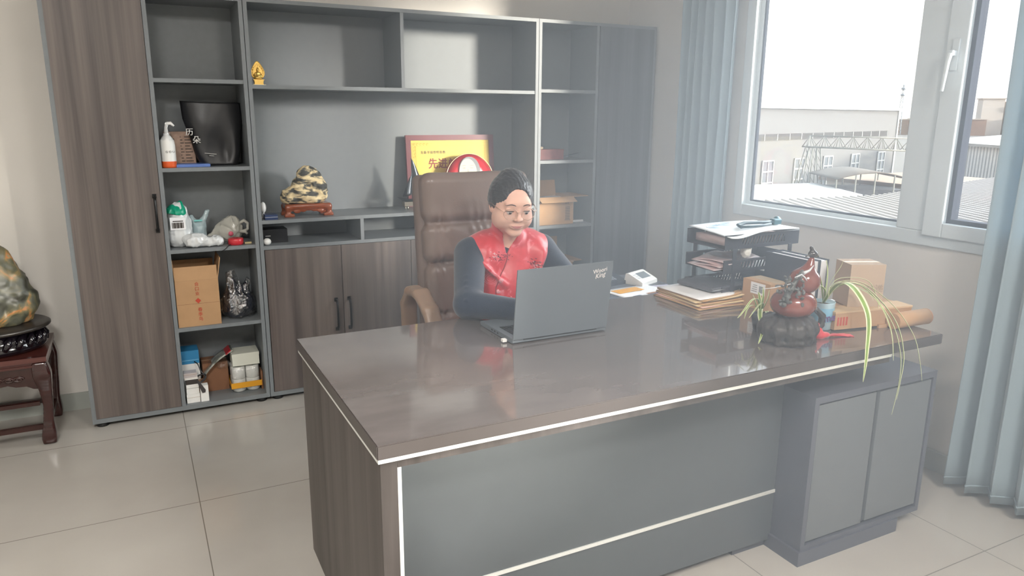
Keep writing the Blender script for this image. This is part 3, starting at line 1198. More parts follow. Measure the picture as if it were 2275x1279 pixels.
# ---- bottom shelf (z .045)
Z5 = .0452
t = thing('carton_box', 'blue and white box at the back left of the bottom shelf', 'box', (.168, 4.01, Z5))
mbox('box_body', (-.04, .042, -.05, .05, 0, .175), M_whiteplastic, t, bevel=.001)
mbox('blue_lid', (-.041, .043, -.051, .051, .175, .245), M_blue, t, bevel=.002)
bm = BM()
for i in range(12):
    box(bm, -.036 + i * .0065, -.0325 + i * .0065, -.0516, -.0508, .192, .197)
obj('dotted_line', bm, mat('light_blue_print', '#8fc6e0', .5), t)
t = thing('carton_box', 'small brown cardboard box in front of the larger carton, bottom shelf', 'box', (.196, 3.945, Z5))
mbox('box_body', (-.028, .036, -.03, .03, 0, .085), M_card_d, t, bevel=.001)
bm = BM()
box(bm, -.001, .009, -.0303, .0303, .0, .0853)
obj('tape', bm, mat('tape_brown', '#a57a58', .3), t)
t = thing('carton_box', 'plain brown carton at the back of the bottom shelf with a magazine on it', 'box', (.287, 4.05, Z5))
mbox('box_body', (-.062, .062, -.06, .06, 0, .155), M_card_d, t, bevel=.001)
bm = BM()
box(bm, -.0625, .0625, -.012, .012, .002, .1556)
obj('tape', bm, mat('tape_brown', '#a57a58', .3), t)
# cable coil
bm = BM()
pts = []
for i in range(90):
    a = i / 90 * 2 * math.pi * 4
    pts.append((.20 + .03 * math.cos(a) + .004 * math.sin(i), 3.905 + .012 * math.sin(a * 1.02), .150 + .02 * math.sin(a + .6)))
pts += [(.21, 3.92, .19), (.20, 3.93, .225), (.186, 3.945, .235)]
tube(bm, pts, .003, 6)
o = obj('cable_coil', bm, M_darkbox, None)
tag(o, 'coiled black cable lying on the small brown box', 'cable')
# white boxes at the left front
for k, (x_, y_, z_, w_, d_, h_, lab) in enumerate((
        (.163, 3.885, .0452, .062, .05, .045, 'small white box, lowest of the stack by the wood door'),
        (.163, 3.885, .0905, .058, .048, .052, 'small white patterned box, second of the stack by the wood door'),
        (.160, 3.885, .1695, .062, .054, .010, 'flat white device case on top of the black pouch'),
        (.158, 3.885, .1798, .060, .052, .024, 'pale grey case, topmost of the stack by the wood door'))):
    t = thing('small_box', lab, 'box', (x_, y_, z_), group='small white boxes on the bottom shelf')
    mbox('box_body', (-w_ / 2, w_ / 2, -d_ / 2, d_ / 2, 0, h_), M_whiteplastic if k < 3 else mat('pale_grey_plastic', '#b9b0ae', .35), t, bevel=.003)
    mbox('lid_seam', (-w_ / 2 - .0005, w_ / 2 + .0005, -d_ / 2 - .0005, d_ / 2 + .0005, h_ * .6, h_ * .6 + .001), M_inkdark if k == 1 else M_card_in, t)
o = mbox('pouch', (-.028, .03, -.024, .024, 0, .0265), mat('black_pouch', '#3a3431', .6), None, bevel=.006, loc=(.162, 3.885, .1427))
tag(o, 'dark flat pouch squeezed between the white boxes', 'pouch')
t = thing('white_gadget', 'white upright gadget with a dark slanted strap on the bottom shelf', 'gadget', (.214, 3.875, Z5))
mbox('case', (-.017, .021, -.02, .02, 0, .085), M_whiteplastic, t, bevel=.006)
bm = BM()
prism(bm, [(-.032, .122), (-.018, .112), (.008, .062), (.006, .05), (-.008, .048), (-.012, .058)], 1, -.026, -.0205)
obj('strap', bm, mat('dark_strap', '#3b3736', .6), t)
# magazine in plastic, leaning
t = thing('magazine', 'magazine in a clear sleeve leaning diagonally on the brown carton', 'magazine', (.302, 4.0, .205))
Mg = Matrix.Rotation(R(-38), 4, 'Y')
bm = BM()
sheet(bm, lambda u, v: Mg @ Vector(((u - .5) * .19, (v - .5) * .10, .014 * math.sin(u * 3.0))), 14, 6)
solid(obj('pages', bm, mat('magazine_print', '#5a6058', .3, col2='#c9c9bf', nscale=22), t, smooth=True), .006)
bm = BM()
sheet(bm, lambda u, v: Mg @ Vector(((u - .5) * .215, (v - .5) * .125, .010 + .016 * math.sin(u * 3.1) + .004 * math.sin(u * 30 + v * 9))), 30, 12)
obj('sleeve', bm, M_clear, t)
mbox('red_corner', (.055, .088, -.052, .052, .0085, .0125), M_red, t).rotation_euler = (0, R(-38), 0)
# toilet paper pack with white box on top
t = thing('paper_roll_pack', 'wrapped pack of white paper rolls with an orange band', 'paper rolls', (.427, 3.975, Z5))
for i, (dx, dy) in enumerate(((-.034, -.033), (.036, -.033), (-.034, .036), (.036, .036))):
    for j in range(2):
        bm = BM()
        lathe(bm, [(.012, 0), (.031, 0), (.034, .004), (.034, .062), (.031, .066), (.012, .066), (.012, 0)], 20, (dx, dy, .002 + j * .067))
        obj('roll', bm, mat('tissue', '#e2e2dc', .9, bump=.2, bscale=120), t)
g = SDF((-.085, -.085, -.005), (.085, .085, .15), .0045)
g.add(g.box((0, 0, .069), (.073, .073, .068), .022))
crumple(g, 61, .005, 40)
g.inter(g.half((0, 0, .0005), (0, 0, -1)))
g.mesh('plastic_wrap', M_clear, t)
bm = BM()
for s_ in (-1, 1):
    box(bm, -.076, .076, s_ * .076 - .0008, s_ * .076 + .0008, .026, .056)
    box(bm, s_ * .076 - .0008, s_ * .076 + .0008, -.076, .076, .026, .056)
obj('orange_band', bm, mat('orange_band', '#dd9d28', .4), t)
t = thing('carton_box', 'plain white box lying on top of the pack of paper rolls', 'box', (.434, 3.975, Z5 + .1425))
mbox('box_body', (-.068, .066, -.06, .06, 0, .052), mat('off_white_card', '#d8dace', .6), t, bevel=.001)
mbox('lid', (-.069, .067, -.061, .061, .052, .066), mat('off_white_card', '#d8dace', .6), t, bevel=.001)
g = SDF((-.05, -.05, -.04), (.06, .05, .06), .004)
g.add(g.ell((0, 0, 0), (.04, .03, .022)))
crumple(g, 71, .02, 45)
o = g.mesh('plastic_scrap', M_clear, None, loc=(.327, 3.99, .186))
tag(o, 'scrap of crumpled clear film between the carton and the paper rolls', 'plastic film')
o = mbox('carton_box', (-.0045, .0045, -.05, .05, 0, .1), M_card_d, None, loc=(.506, 3.96, Z5), bevel=.001)
tag(o, 'narrow brown carton wedged against the shelf side, right of the paper rolls', 'box')

# ================================================================ middle cabinet
ZT, ZN, ZU = .954, .823, 1.610
# gilded seated figure with a flame-shaped halo
t = thing('gilded_statuette', 'small golden seated figure with a pointed halo on the upper shelf', 'statuette', (.592, 3.90, ZU))
bm = BM()
box(bm, -.026, .032, -.02, .02, .0, .003)
obj('base_plate', bm, mat('gold_pale', '#f0e0b8', .3, metal=.5), t, bevel=.001)
bm = BM()
prism(bm, [(-.022, .003), (.022, .003), (.02, .009), (.0225, .024), (-.0225, .024), (-.02, .009)], 1, -.016, .016)
for i in range(5):
    box(bm, -.019 + i * .0085, -.0145 + i * .0085, -.0172, -.016, .008, .021)
box(bm, -.026, .026, -.018, .018, .024, .027)
obj('pedestal', bm, M_gold, t, bevel=.0008)
bm = BM()
pr = []
for i in range(41):
    a = i / 40 * 2 * math.pi
    x_ = .031 * math.sin(a)
    z_ = .060 - .034 * math.cos(a)
    if z_ > .06:
        k_ = (z_ - .06) / .034
        x_ *= 1 - .28 * k_ ** 2
        z_ += .018 * k_ ** 3
    pr.append((x_, z_))
prism(bm, pr[:-1], 1, .006, .010)
tube(bm, [(x_, .006, z_) for x_, z_ in pr[:-1]], .0022, 6, closed=True)
tube(bm, [(x_ * .78, .0055, .06 + (z_ - .06) * .78) for x_, z_ in pr[:-1]], .0012, 5, closed=True)
for i in range(14):
    a = i / 14 * 2 * math.pi
    tube(bm, [(.026 * math.sin(a), .005, .064 + .030 * math.cos(a)), (.0235 * math.sin(a + .2), .0045, .064 + .027 * math.cos(a + .2))], [.0025, .001], 5)
obj('halo', bm, M_gold, t)
g = SDF((-.03, -.02, .02), (.03, .015, .10), .0012)
g.add(g.ell((0, -.003, .034), (.021, .014, .0085))).add(g.cap((-.012, -.006, .034), (.008, -.010, .033), .006), .004)
g.add(g.cap((0, 0, .036), (0, 0, .055), .012, .010), .006)
g.add(g.cap((-.011, 0, .056), (-.015, -.004, .044), .0045, .004), .004).add(g.cap((.011, 0, .056), (.015, -.004, .044), .0045, .004), .004)
g.add(g.cap((-.015, -.004, .044), (0, -.013, .043), .004, .0035), .003).add(g.cap((.015, -.004, .044), (0, -.013, .043), .004, .0035), .003)
g.add(g.cap((0, 0, .06), (0, 0, .066), .004), .003).add(g.ell((0, -.001, .0715), (.0065, .0065, .008)), .002).add(g.ell((0, 0, .081), (.004, .004, .005)), .003)
g.mesh('seated_figure', M_gold, t)

# rock on a carved wooden base
M_redwood = mat('reddish_wood', '#8a4526', .25, noise=.25, nscale=30, coat=.5, stretch=(1, 1, 4))
t = thing('rock_stand', 'low reddish carved wooden stand under the pale rock', 'stand', (.800, 3.955, ZT))
g = SDF((-.14, -.08, -.005), (.14, .08, .075), .003)
g.add(g.box((0, 0, .052), (.118, .062, .014), .010))
g.add(g.box((0, 0, .038), (.108, .054, .008), .006), .004)
for sx2 in (-1, 1):
    for sy2 in (-1, 1):
        g.add(g.cap((sx2 * .104, sy2 * .048, .045), (sx2 * .106, sy2 * .050, .022), .017, .013), .012)
        g.add(g.box((sx2 * .100, sy2 * .048, .008), (.026, .018, .009), .006), .012)
for sgn in (-1, 1):
    for i in range(5):
        x_ = (-.06 + i * .03)
        g.add(g.ell((x_, sgn * .052, .034 - .006 * math.cos(i / 4 * 2 * math.pi)), (.018, .006, .010)), .004)
g.inter(g.half((0, 0, .0005), (0, 0, -1)))
g.mesh('stand_body', M_redwood, t)
m, n, b = node_mat('pale_rock')
tt = n.nodes.new('ShaderNodeTexCoord')
n1 = n.nodes.new('ShaderNodeTexNoise')
n1.inputs['Scale'].default_value = 17
n1.inputs['Detail'].default_value = 12
n1.inputs['Distortion'].default_value = .5
mp_ = n.nodes.new('ShaderNodeMapping')
mp_.inputs['Scale'].default_value = (1, 1, 2.2)
mp_.inputs['Rotation'].default_value = (0, R(25), 0)
n.links.new(tt.outputs['Object'], mp_.inputs[0])
n.links.new(mp_.outputs[0], n1.inputs['Vector'])
c1 = n.nodes.new('ShaderNodeValToRGB')
els = c1.color_ramp.elements
els[0].position, els[0].color = .36, hexc('#3e3f3e')
els[1].position, els[1].color = .62, hexc('#e9d6ac')
for p_, c_ in ((.44, '#55554f'), (.475, '#a3977c'), (.52, '#d8c49a')):
    q = els.new(p_)
    q.color = hexc(c_)
n.links.new(n1.outputs['Fac'], c1.inputs[0])
n.links.new(c1.outputs[0], b.inputs['Base Color'])
bp = n.nodes.new('ShaderNodeBump')
bp.inputs['Strength'].default_value = .6
bp.inputs['Distance'].default_value = .006
n.links.new(n1.outputs['Fac'], bp.inputs['Height'])
n.links.new(bp.outputs[0], b.inputs['Normal'])
b.inputs['Roughness'].default_value = .75
M_rockp = m
g = SDF((-.14, -.08, -.01), (.14, .08, .22), .004)
g.add(g.ell((.0, 0, .045), (.112, .055, .065))).add(g.ell((.02, 0, .10), (.085, .048, .075)), .04).add(g.ell((.015, 0, .14), (.048, .034, .04)), .04).add(g.ell((-.085, 0, .03), (.035, .04, .04)), .03)
g.inter(g.half((0, -.045, .08), (0.05, -1, .25)), .01)
g.d += .010 * fbm(g.P, 77, 22, 3)
g.inter(g.half((0, 0, .001), (0, 0, -1)), .004)
o = g.mesh('display_rock', M_rockp, None, loc=(.800, 3.955, ZT + .066))
tag(o, 'rough cream and black rock sitting on the low carved wooden stand', 'rock')

# model sailing boat
t = thing('model_sailboat', 'dark metal model sailing boat on the counter left of the chair', 'model boat', (1.372, 3.95, ZT))
M_metald = mat('dark_polished_metal', '#4a4f55', .25, metal=.7)
M_blk = mat('black_gloss', '#101114', .15)
bm = BM()
for dx in (-.028, -.014, .03, .045):
    tube(bm, [(dx, 0, 0), (dx, 0, .022)], .0045, 10)
obj('feet', bm, mat('brushed_steel', '#c9c3b8', .25, metal=.8), t)
mbox('plinth', (-.04, .065, -.022, .022, .022, .046), mat('grey_gold_metal', '#8b8478', .3, metal=.5), t, bevel=.001)
bm = BM()
prism(bm, [(-.075, .074), (-.05, .056), (-.03, .046), (.06, .046), (.085, .056), (.095, .074), (.05, .064), (0, .061), (-.045, .066)], 1, -.014, .014)
obj('hull', bm, M_blk, t, bevel=.003)
bm = BM()
tube(bm, [(.012, 0, .06), (.012, 0, .285)], .002, 6)
obj('mast', bm, M_metald, t)
bm = BM()
sheet(bm, lambda u, v: Vector((.012 + (1 - v) ** .8 * u * -.055 - .0, -.022 * math.sin(math.pi * u) * (1 - v), .085 + v * .12 - .01 * u)), 8, 10)
solid(obj('jib_sail', bm, M_metald, t, smooth=True), .0015)
bm = BM()
sheet(bm, lambda u, v: Vector((.014 + u * (1 - v) ** .8 * .085, -.018 * math.sin(math.pi * u) * (1 - v), .085 + v * .195 - .02 * (1 - v) * u)), 10, 14)
solid(obj('main_sail', bm, M_metald, t, smooth=True), .0015)

# plaque
t = thing('award_plaque', 'gold award plaque with a dark red wooden frame leaning behind the chair', 'plaque', (1.674, 4.06, ZT + .001), rot=(R(-5), 0, 0))
M_mar = mat('maroon_frame', '#6a2f35', .3, coat=.3)
PW, PH = .275, .405
bm = BM()
frame = [(-PW, PW, 0, .03), (-PW, PW, PH - .03, PH), (-PW, -PW + .03, .03, PH - .03), (PW - .03, PW, .03, PH - .03)]
for d in frame:
    box(bm, d[0], d[1], -.012, .008, d[2], d[3])
obj('frame', bm, M_mar, t, bevel=.002)
mbox('gold_panel', (-PW + .029, PW - .029, -.008, .0, .029, PH - .029), mat('brushed_gold_panel', '#c7b040', .5, metal=.05, noise=.06, nscale=12, stretch=(1, 1, 30)), t)
bm = BM()
for (x0_, x1_, z0_, z1_) in ((-.238, .238, PH - .045, PH - .043), (-.218, .218, PH - .062, PH - .0605), (-.238, -.2365, .045, PH - .045), (.2365, .238, .045, PH - .045), (-.218, -.2165, .06, PH - .06), (.2165, .218, .06, PH - .06)):
    box(bm, x0_, x1_, -.0088, -.0078, z0_, z1_)
for i in range(5):
    for j_ in (0, 1):
        c = Vector((-.225 + (i * .02 if j_ == 0 else .004 * (i % 2)), -.0085, PH - .052 - (0 if j_ == 0 else i * .018)))
        tube(bm, [c + Vector((.006 * math.cos(a), 0, .005 * math.sin(a))) for a in np.linspace(0, 5, 12)], .0009, 4)
obj('border_ornament', bm, mat('gold_engraving', '#a98a2c', .4, metal=.3), t)
text_mesh('inscription', '龙桑寺镇尊师重教', .0195, M_inkdark, t, (-.19, -.0086, PH - .105), (R(90), 0, 0), depth=.0003)
text_mesh('inscription', '先进单位', .062, mat('red_lettering', '#7d130e', .6), t, (-.145, -.0086, PH - .185), (R(90), 0, 0), depth=.0004, sx_=.98, bold=.0012)
mbox('back_board', (-PW + .01, PW - .01, .004, .011, .01, PH - .01), mat('back_board', '#3a302c', .7), t)

# round red plate with a plain grey portrait
t = thing('portrait_plate', 'round red plate with a grey portrait standing before the gold plaque', 'plate', (1.752, 3.965, ZT + .002), rot=(R(-8), 0, 0))
RP = .150
bm = BM()
lathe(bm, [(0, 0), (RP * .6, 0), (RP, -.010), (RP + .002, -.008), (RP * .6, .006), (0, .006)], 64)
o = obj('dish', bm, mat('red_enamel', '#b81a26', .3, coat=.1), t, loc=(0, 0, RP), rot=(R(90), 0, 0))
bm = BM()
tube(bm, [(RP * math.cos(a), RP * math.sin(a), -.009) for a in np.linspace(0, 2 * math.pi, 65)[:-1]], .002, 6, closed=True)
obj('gilt_rim', bm, mat('pale_gold', '#e8d9a8', .3, metal=.4), t, loc=(0, 0, RP), rot=(R(-90), 0, 0))


def disc_poly(cx_, cz_, rx, rz, n_=36, top=1.0):
    return [(cx_ + rx * math.sin(2 * math.pi * i / n_), cz_ + rz * math.cos(2 * math.pi * i / n_)) for i in range(n_)]


bm = BM()
prism(bm, disc_poly(.0, .205, .066, .078), 1, -.0115, -.006)
obj('portrait_hair', bm, mat('print_dark_grey', '#53585a', .4), t)
bm = BM()
prism(bm, disc_poly(-.012, .190, .056, .082), 1, -.0135, -.0112)
prism(bm, [(-.10, .05), (.08, .05), (.07, .09), (.03, .115), (-.05, .115), (-.10, .09)], 1, -.0128, -.0112)
obj('portrait_face', bm, mat('print_pale_grey', '#b9b3a6', .6), t)
bm = BM()
for sx2 in (-1, 1):
    prism(bm, disc_poly(-.012 + sx2 * .024, .218, .010, .0035, 12), 1, -.0145, -.0133)
    prism(bm, disc_poly(-.012 + sx2 * .025, .232, .015, .0025, 12), 1, -.0145, -.0133)
prism(bm, disc_poly(-.012, .148, .016, .004, 12), 1, -.0145, -.0133)
prism(bm, [(-.018, .18), (-.006, .18), (-.010, .21), (-.014, .21)], 1, -.0142, -.0133)
obj('portrait_features', bm, mat('print_mid_grey', '#8b8880', .4), t)

# small things at the cabinet's left end
t = thing('blue_case', 'small navy blue case on the counter beside the cabinet side', 'case', (.600, 3.875, ZT))
mbox('lower_shell', (-.030, .032, -.03, .03, 0, .012), M_navy, t, bevel=.003)
mbox('silver_band', (-.030, .032, -.0305, .0305, .012, .015), mat('silver_band', '#aab0c0', .25, metal=.6), t)
mbox('upper_shell', (-.029, .031, -.029, .029, .015, .026), M_navy, t, bevel=.003)
t = thing('white_webcam', 'small white oval camera on a stand behind the navy case', 'camera', (.575, 3.925, ZT))
bm = BM()
lathe(bm, [(0, 0), (.02, 0), (.021, .004), (.008, .008), (.005, .03), (0, .03)], 20)
obj('stand', bm, M_whiteplastic, t)
g = SDF((-.03, -.03, .02), (.03, .03, .09), .003)
g.add(g.ell((0, 0, .055), (.015, .02, .028)))
g.mesh('head', M_whiteplastic, t)
t = thing('black_box', 'matt black box in the low niche below the counter', 'box', (.622, 3.98, ZN))
mbox('box_body', (-.066, .066, -.055, .055, 0, .07), M_darkbox, t, bevel=.002)
mbox('label', (-.045, -.02, -.0557, -.0548, .036, .0385), M_inkwhite, t)
g = SDF((-.03, -.03, -.005), (.03, .03, .045), .003)
g.add(g.ell((0, 0, .018), (.020, .02, .018)))
o = g.mesh('white_ball', M_whiteplastic, None, loc=(.575, 3.87, ZN))
tag(o, 'white rounded ball at the front corner of the low niche', 'ball')

# ================================================================ right cabinet shelves
t = thing('red_box', 'low dusty red patterned box on the right cabinet shelf', 'box', (2.262, 3.97, 1.214))
mbox('box_body', (-.10, .085, -.05, .05, 0, .05), mat('dusty_red', '#8c4a48', .5, noise=.3, nscale=40), t, bevel=.002)
mbox('lid', (-.102, .087, -.052, .052, .05, .06), mat('dusty_red', '#8c4a48', .5), t, bevel=.002)
g = SDF((-.05, -.03, -.01), (.05, .03, .03), .004)
g.add(g.ell((0, 0, .005), (.035, .018, .012)))
crumple(g, 5, .012, 60)
g.mesh('ribbon', mat('cream_ribbon', '#c9b79b', .6), t, loc=(-.075, -.02, .062))
bm = BM()
tube(bm, [(-.085, 0, .004), (.07, 0, .034)], .004, 6)
tube(bm, [(.07, 0, .034), (.085, 0, .037)], [.004, .001], 6)
o = obj('pen', bm, M_metald, None, loc=(2.402, 3.95, 1.2145))
tag(o, 'grey pen propped up right of the dusty red box', 'pen')
t = open_carton('cardboard_box', 'open tan cardboard box with spread flaps on the right cabinet shelf', (2.268, 3.975, .8265), .25, .22, .165,
                {'F': (.055, 118), 'B': (.085, 12), 'R': (.108, 90)})
bm = BM()
for i in range(8):
    box(bm, .068, .1, -.1106, -.11, .03 + i * .010, .035 + i * .010)
box(bm, .064, .104, -.1104, -.11, .022, .026)
box(bm, .064, .104, -.1104, -.11, .112, .114)
obj('printed_label', bm, M_inkdark, t)
text_mesh('print', '03', .026, M_inkdark, t, (.066, -.1106, .122), (R(90), 0, 0), depth=.0003)
mbox('white_liner', (-.12, .12, -.105, .105, .140, .150), M_paper, t)
t = open_carton('cardboard_box', 'brown cardboard box low in the right cabinet with one flap out', (2.305, 3.985, .4365), .21, .20, .15,
                {'B': (.128, 0), 'R': (.07, 90), 'F': (.02, 100)}, M_card)
o = mbox('plastic_scrap', (-.045, .04, -.02, .02, 0, .012), M_bagwhite, None, bevel=.004, loc=(2.455, 3.93, .8265))
tag(o, 'flat pale scrap lying right of the tan cardboard box', 'scrap')

# ================================================================ things on the desk
DZ = .761
RZT = .604
M_lap = mat('laptop_grey', '#6a7177', .45, metal=.1)
M_key = mat('keyboard_black', '#1a1b1e', .5)
t = thing('laptop', 'open grey laptop with a handwritten sticker, on the desk before the person', 'laptop', (1.2135, 2.145, DZ))
bm = BM()
prism(bm, [(-.125, .0045), (-.118, .002), (.118, .002), (.125, .008), (.125, .014), (.120, .0165), (-.125, .018)], 0, -.1785, .1785)
obj('base', bm, M_lap, t, bevel=.0012)
bm = BM()
for r_ in range(6):
    y_ = .088 - .018 * r_ - .018
    n_ = 15
    for c_ in range(n_):
        x0_ = -.155 + c_ * .0208
        if r_ == 0 and 4 <= c_ <= 9:
            continue
        box(bm, x0_, x0_ + .0175, y_ - .105 + .04, y_ - .105 + .055, .0168, .0187)
box(bm, -.06, .05, -.017, -.003, .0168, .0187)
o = obj('keys', bm, M_key, t, bevel=.0008)
mbox('touchpad', (-.05, .05, .045, .105, .0172, .0178), mat('touchpad_grey', '#3c4146', .35), t)
bm = BM()
box(bm, -.1785, .1785, -.005, .0, 0, .236)
lidR = (R(-7 + 14), 0, 0)
lid = obj('screen_lid', bm, M_lap, t, bevel=.002, loc=(0, -.124, .016), rot=(R(7), 0, 0))
mbox('display', (-.170, .170, .0001, .0012, .012, .226), mat('screen', '#101418', .15, emit='#9fb4c8', estr=.35), lid)
mbox('hinge', (-.14, .14, -.004, .004, -.004, .004), M_key, lid, bevel=.001)
M_stk = mat('pale_sticker', '#e6dfdc', .4, emit=None)
text_mesh('sticker_lettering', 'Woori', .020, M_stk, lid, (.102, -.0054, .198), (R(90), R(-8), 0), depth=.0003, shear=.1)
text_mesh('sticker_lettering', 'King', .022, M_stk, lid, (.112, -.0054, .180), (R(90), R(-12), 0), depth=.0003, shear=.35)
for k in range(3):
    mbox('side_port', (-.1790, -.1783, -.02 + k * .022, -.008 + k * .022, .006, .012), M_key, t)
t2 = thing('usb_receiver', 'tiny white plug sticking out of the left side of the laptop', 'usb plug', (1.0345, 2.052, DZ + .0085))
mbox('plug', (-.008, 0, -.006, .006, -.003, .003), mat('plug_metal', '#c9ccd2', .25, metal=.8), t2)
mbox('cap', (-.022, -.008, -.0075, .0075, -.0045, .0045), M_whiteplastic, t2, bevel=.0015)

# leaflets and calculator-like device on the return cabinet behind the desk edge
t = thing('leaflet', 'glossy white and orange printed leaflet on the low cabinet behind the laptop', 'leaflet', (2.24, 2.93, RZT + .0005), R(8))
bm = BM()
sheet(bm, lambda u, v: Vector((-.15 + .30 * u, -.22 + .36 * v, .0015 + .002 * math.sin(u * 6) * v)), 12, 8)
solid(obj('sheet', bm, M_paper, t, smooth=True), .0008)
for (a_, b_, c_, d_2, mm) in ((-.12, .05, .04, .11, M_orange), (-.14, -.02, -.19, -.15, M_orange), (-.10, -.05, -.08, -.03, M_navy), (.0, .07, -.09, -.04, M_navy), (.0, .06, -.04, -.02, mat('brown_print', '#a5785a', .5)), (.08, .13, -.06, -.02, M_inkdark)):
    mbox('print_block', (a_, b_, c_, d_2, .0046, .0050), mat('amber_print', '#e8a638', .45) if mm is M_orange else mm, t)
t = thing('leaflet', 'plain lilac-white paper sheet under the white terminal on the low cabinet', 'paper', (2.37, 2.97, RZT), R(-6))
bm = BM()
sheet(bm, lambda u, v: Vector((-.09 + .19 * u, -.16 + .24 * v, .0003)), 4, 4)
solid(obj('sheet', bm, mat('lilac_paper', '#dcd8ea', .6), t), .0004)

t = thing('card_terminal', 'white wedge-shaped terminal with a grey display behind the leaflet', 'terminal', (2.375, 3.13, RZT), R(22))
bm = BM()
prism(bm, [(-.055, 0), (-.055, .018), (-.045, .024), (.035, .058), (.05, .055), (.062, .0)], 0, -.075, .075)
obj('housing', bm, M_whiteplastic, t, bevel=.006)
Ms = Matrix.Rotation(math.atan2(.034, .08), 4, 'X')
bm = BM()
box(bm, -.03, .055, -.028, .022, .0, .0015, Matrix.Translation((0, 0, .0425)) @ Ms)
obj('display', bm, mat('grey_lcd', '#7d848a', .2), t)
bm = BM()
for i in range(3):
    for j_ in range(2):
        box(bm, -.062 + j_ * .014, -.052 + j_ * .014, -.025 + i * .016, -.015 + i * .016, 0, .002, Matrix.Translation((0, 0, .0425)) @ Ms)
obj('buttons', bm, mat('pale_button', '#c9ccd0', .4), t, bevel=.0006)
t = thing('desk_phone', 'low dark device behind the laptop, left of the white terminal', 'device', (2.20, 3.20, RZT), R(12))
bm = BM()
prism(bm, [(-.07, 0), (-.07, .018), (.05, .05), (.07, .05), (.075, 0)], 0, -.11, .085)
obj('housing', bm, mat('dark_grey_plastic', '#3a3f47', .4), t, bevel=.005)
Ms = Matrix.Rotation(math.atan2(.032, .12), 4, 'X')
bm = BM()
for i in range(4):
    for j_ in range(3):
        box(bm, -.03 + i * .017, -.019 + i * .017, -.045 + j_ * .02, -.031 + j_ * .02, 0, .003, Matrix.Translation((0, 0, .035)) @ Ms)
obj('keypad', bm, mat('grey_button', '#8d9299', .4), t, bevel=.0006)
g = SDF((-.03, -.10, .0), (.05, .10, .07), .004)
g.add(g.cap((0, -.07, .03), (0, .07, .045), .014)).add(g.ell((0, -.07, .026), (.018, .022, .016)), .01).add(g.ell((0, .07, .042), (.018, .022, .016)), .01)
g.mesh('handset', mat('dark_grey_plastic', '#3a3f47', .4), t, loc=(-.075, 0, .01))

# stack of envelopes and files
fx, fy = 1.985, 2.222
M_manila = mat('manila_paper', '#c09a6c', .7, noise=.08, nscale=10)
M_manila2 = mat('light_manila_paper', '#d9c196', .7)
M_pinkp = mat('pink_paper', '#e0b8a8', .7)
stack = [(M_manila, .0, .25, .28, 0, 'brown envelope at the very bottom of the file stack', 'envelope'),
         (M_pinkp, .2, .235, .27, 3, 'pinkish file second from the bottom of the stack', 'file'),
         (M_manila2, .4, .24, .275, -3, 'pale manila envelope in the lower middle of the stack', 'envelope'),
         (M_manila, .6, .23, .27, 2, 'brown envelope just above the middle of the stack', 'envelope'),
         (M_manila2, .8, .24, .265, -5, 'pale manila folder with a curled flap near the top of the stack', 'folder'),
         (M_manila, 1.0, .225, .26, 4, 'brown folder directly below the white sheet', 'folder')]
z_ = DZ + .0005
for k, (mm, f_, w_, d_2, an, lab, cat) in enumerate(stack):
    bm = BM()
    sheet(bm, lambda u, v: Vector(((u - .5) * w_, (v - .5) * d_2, .0028 + (.010 * max(0, u - .55) ** 2 * 4 + .008 * (1 - v) ** 6 * u if k in (4, 5) else .0012 * math.sin(u * 5 + v * 4 + k)))), 12, 12)
    o = obj('paper_' + cat, bm, mm, None, smooth=True, loc=(fx, fy, z_), rot=(0, 0, R(an)))
    solid(o, .0042)
    tag(o, lab, cat, 'stack of envelopes and files')
    z_ += .0062
bm = BM()
sheet(bm, lambda u, v: Vector(((u - .5) * .20, (v - .5) * .25, .001 + .003 * u * u)), 6, 6)
o = obj('paper_sheet', bm, M_paper, None, smooth=True, loc=(fx - .02, fy + .0, z_ + .001), rot=(0, 0, R(2)))
solid(o, .002)
tag(o, 'white paper sheet on top of the brown envelopes', 'paper')
t = thing('document_case', 'dark grey zip document case lying across the top of the file stack', 'case', (2.045, 2.245, z_ + .006), R(6))
g = SDF((-.11, -.12, -.005), (.11, .12, .04), .005)
g.add(g.box((0, 0, .012), (.085, .10, .011), .009))
g.d += .003 * hashnoise(g.P, 8, 30)
g.mesh('case_body', mat('dark_grey_leather', '#53555c', .45, bump=.1, bscale=60), t)
bm = BM()
tube(bm, [(-.086, -.1, .012), (0, -.104, .012), (.086, -.1, .012), (.088, 0, .012), (.086, .1, .012)], .002, 6)
obj('zip', bm, mat('zip_grey', '#8a8d92', .3, metal=.6), t)

# document tray tower
t = thing('document_tray', 'black three-tier mesh document tray standing at the back right corner of the desk', 'document tray', (2.215, 2.25, DZ))
M_tray = mat('tray_black', '#33363f', .4)
hx, hy = .198, .110


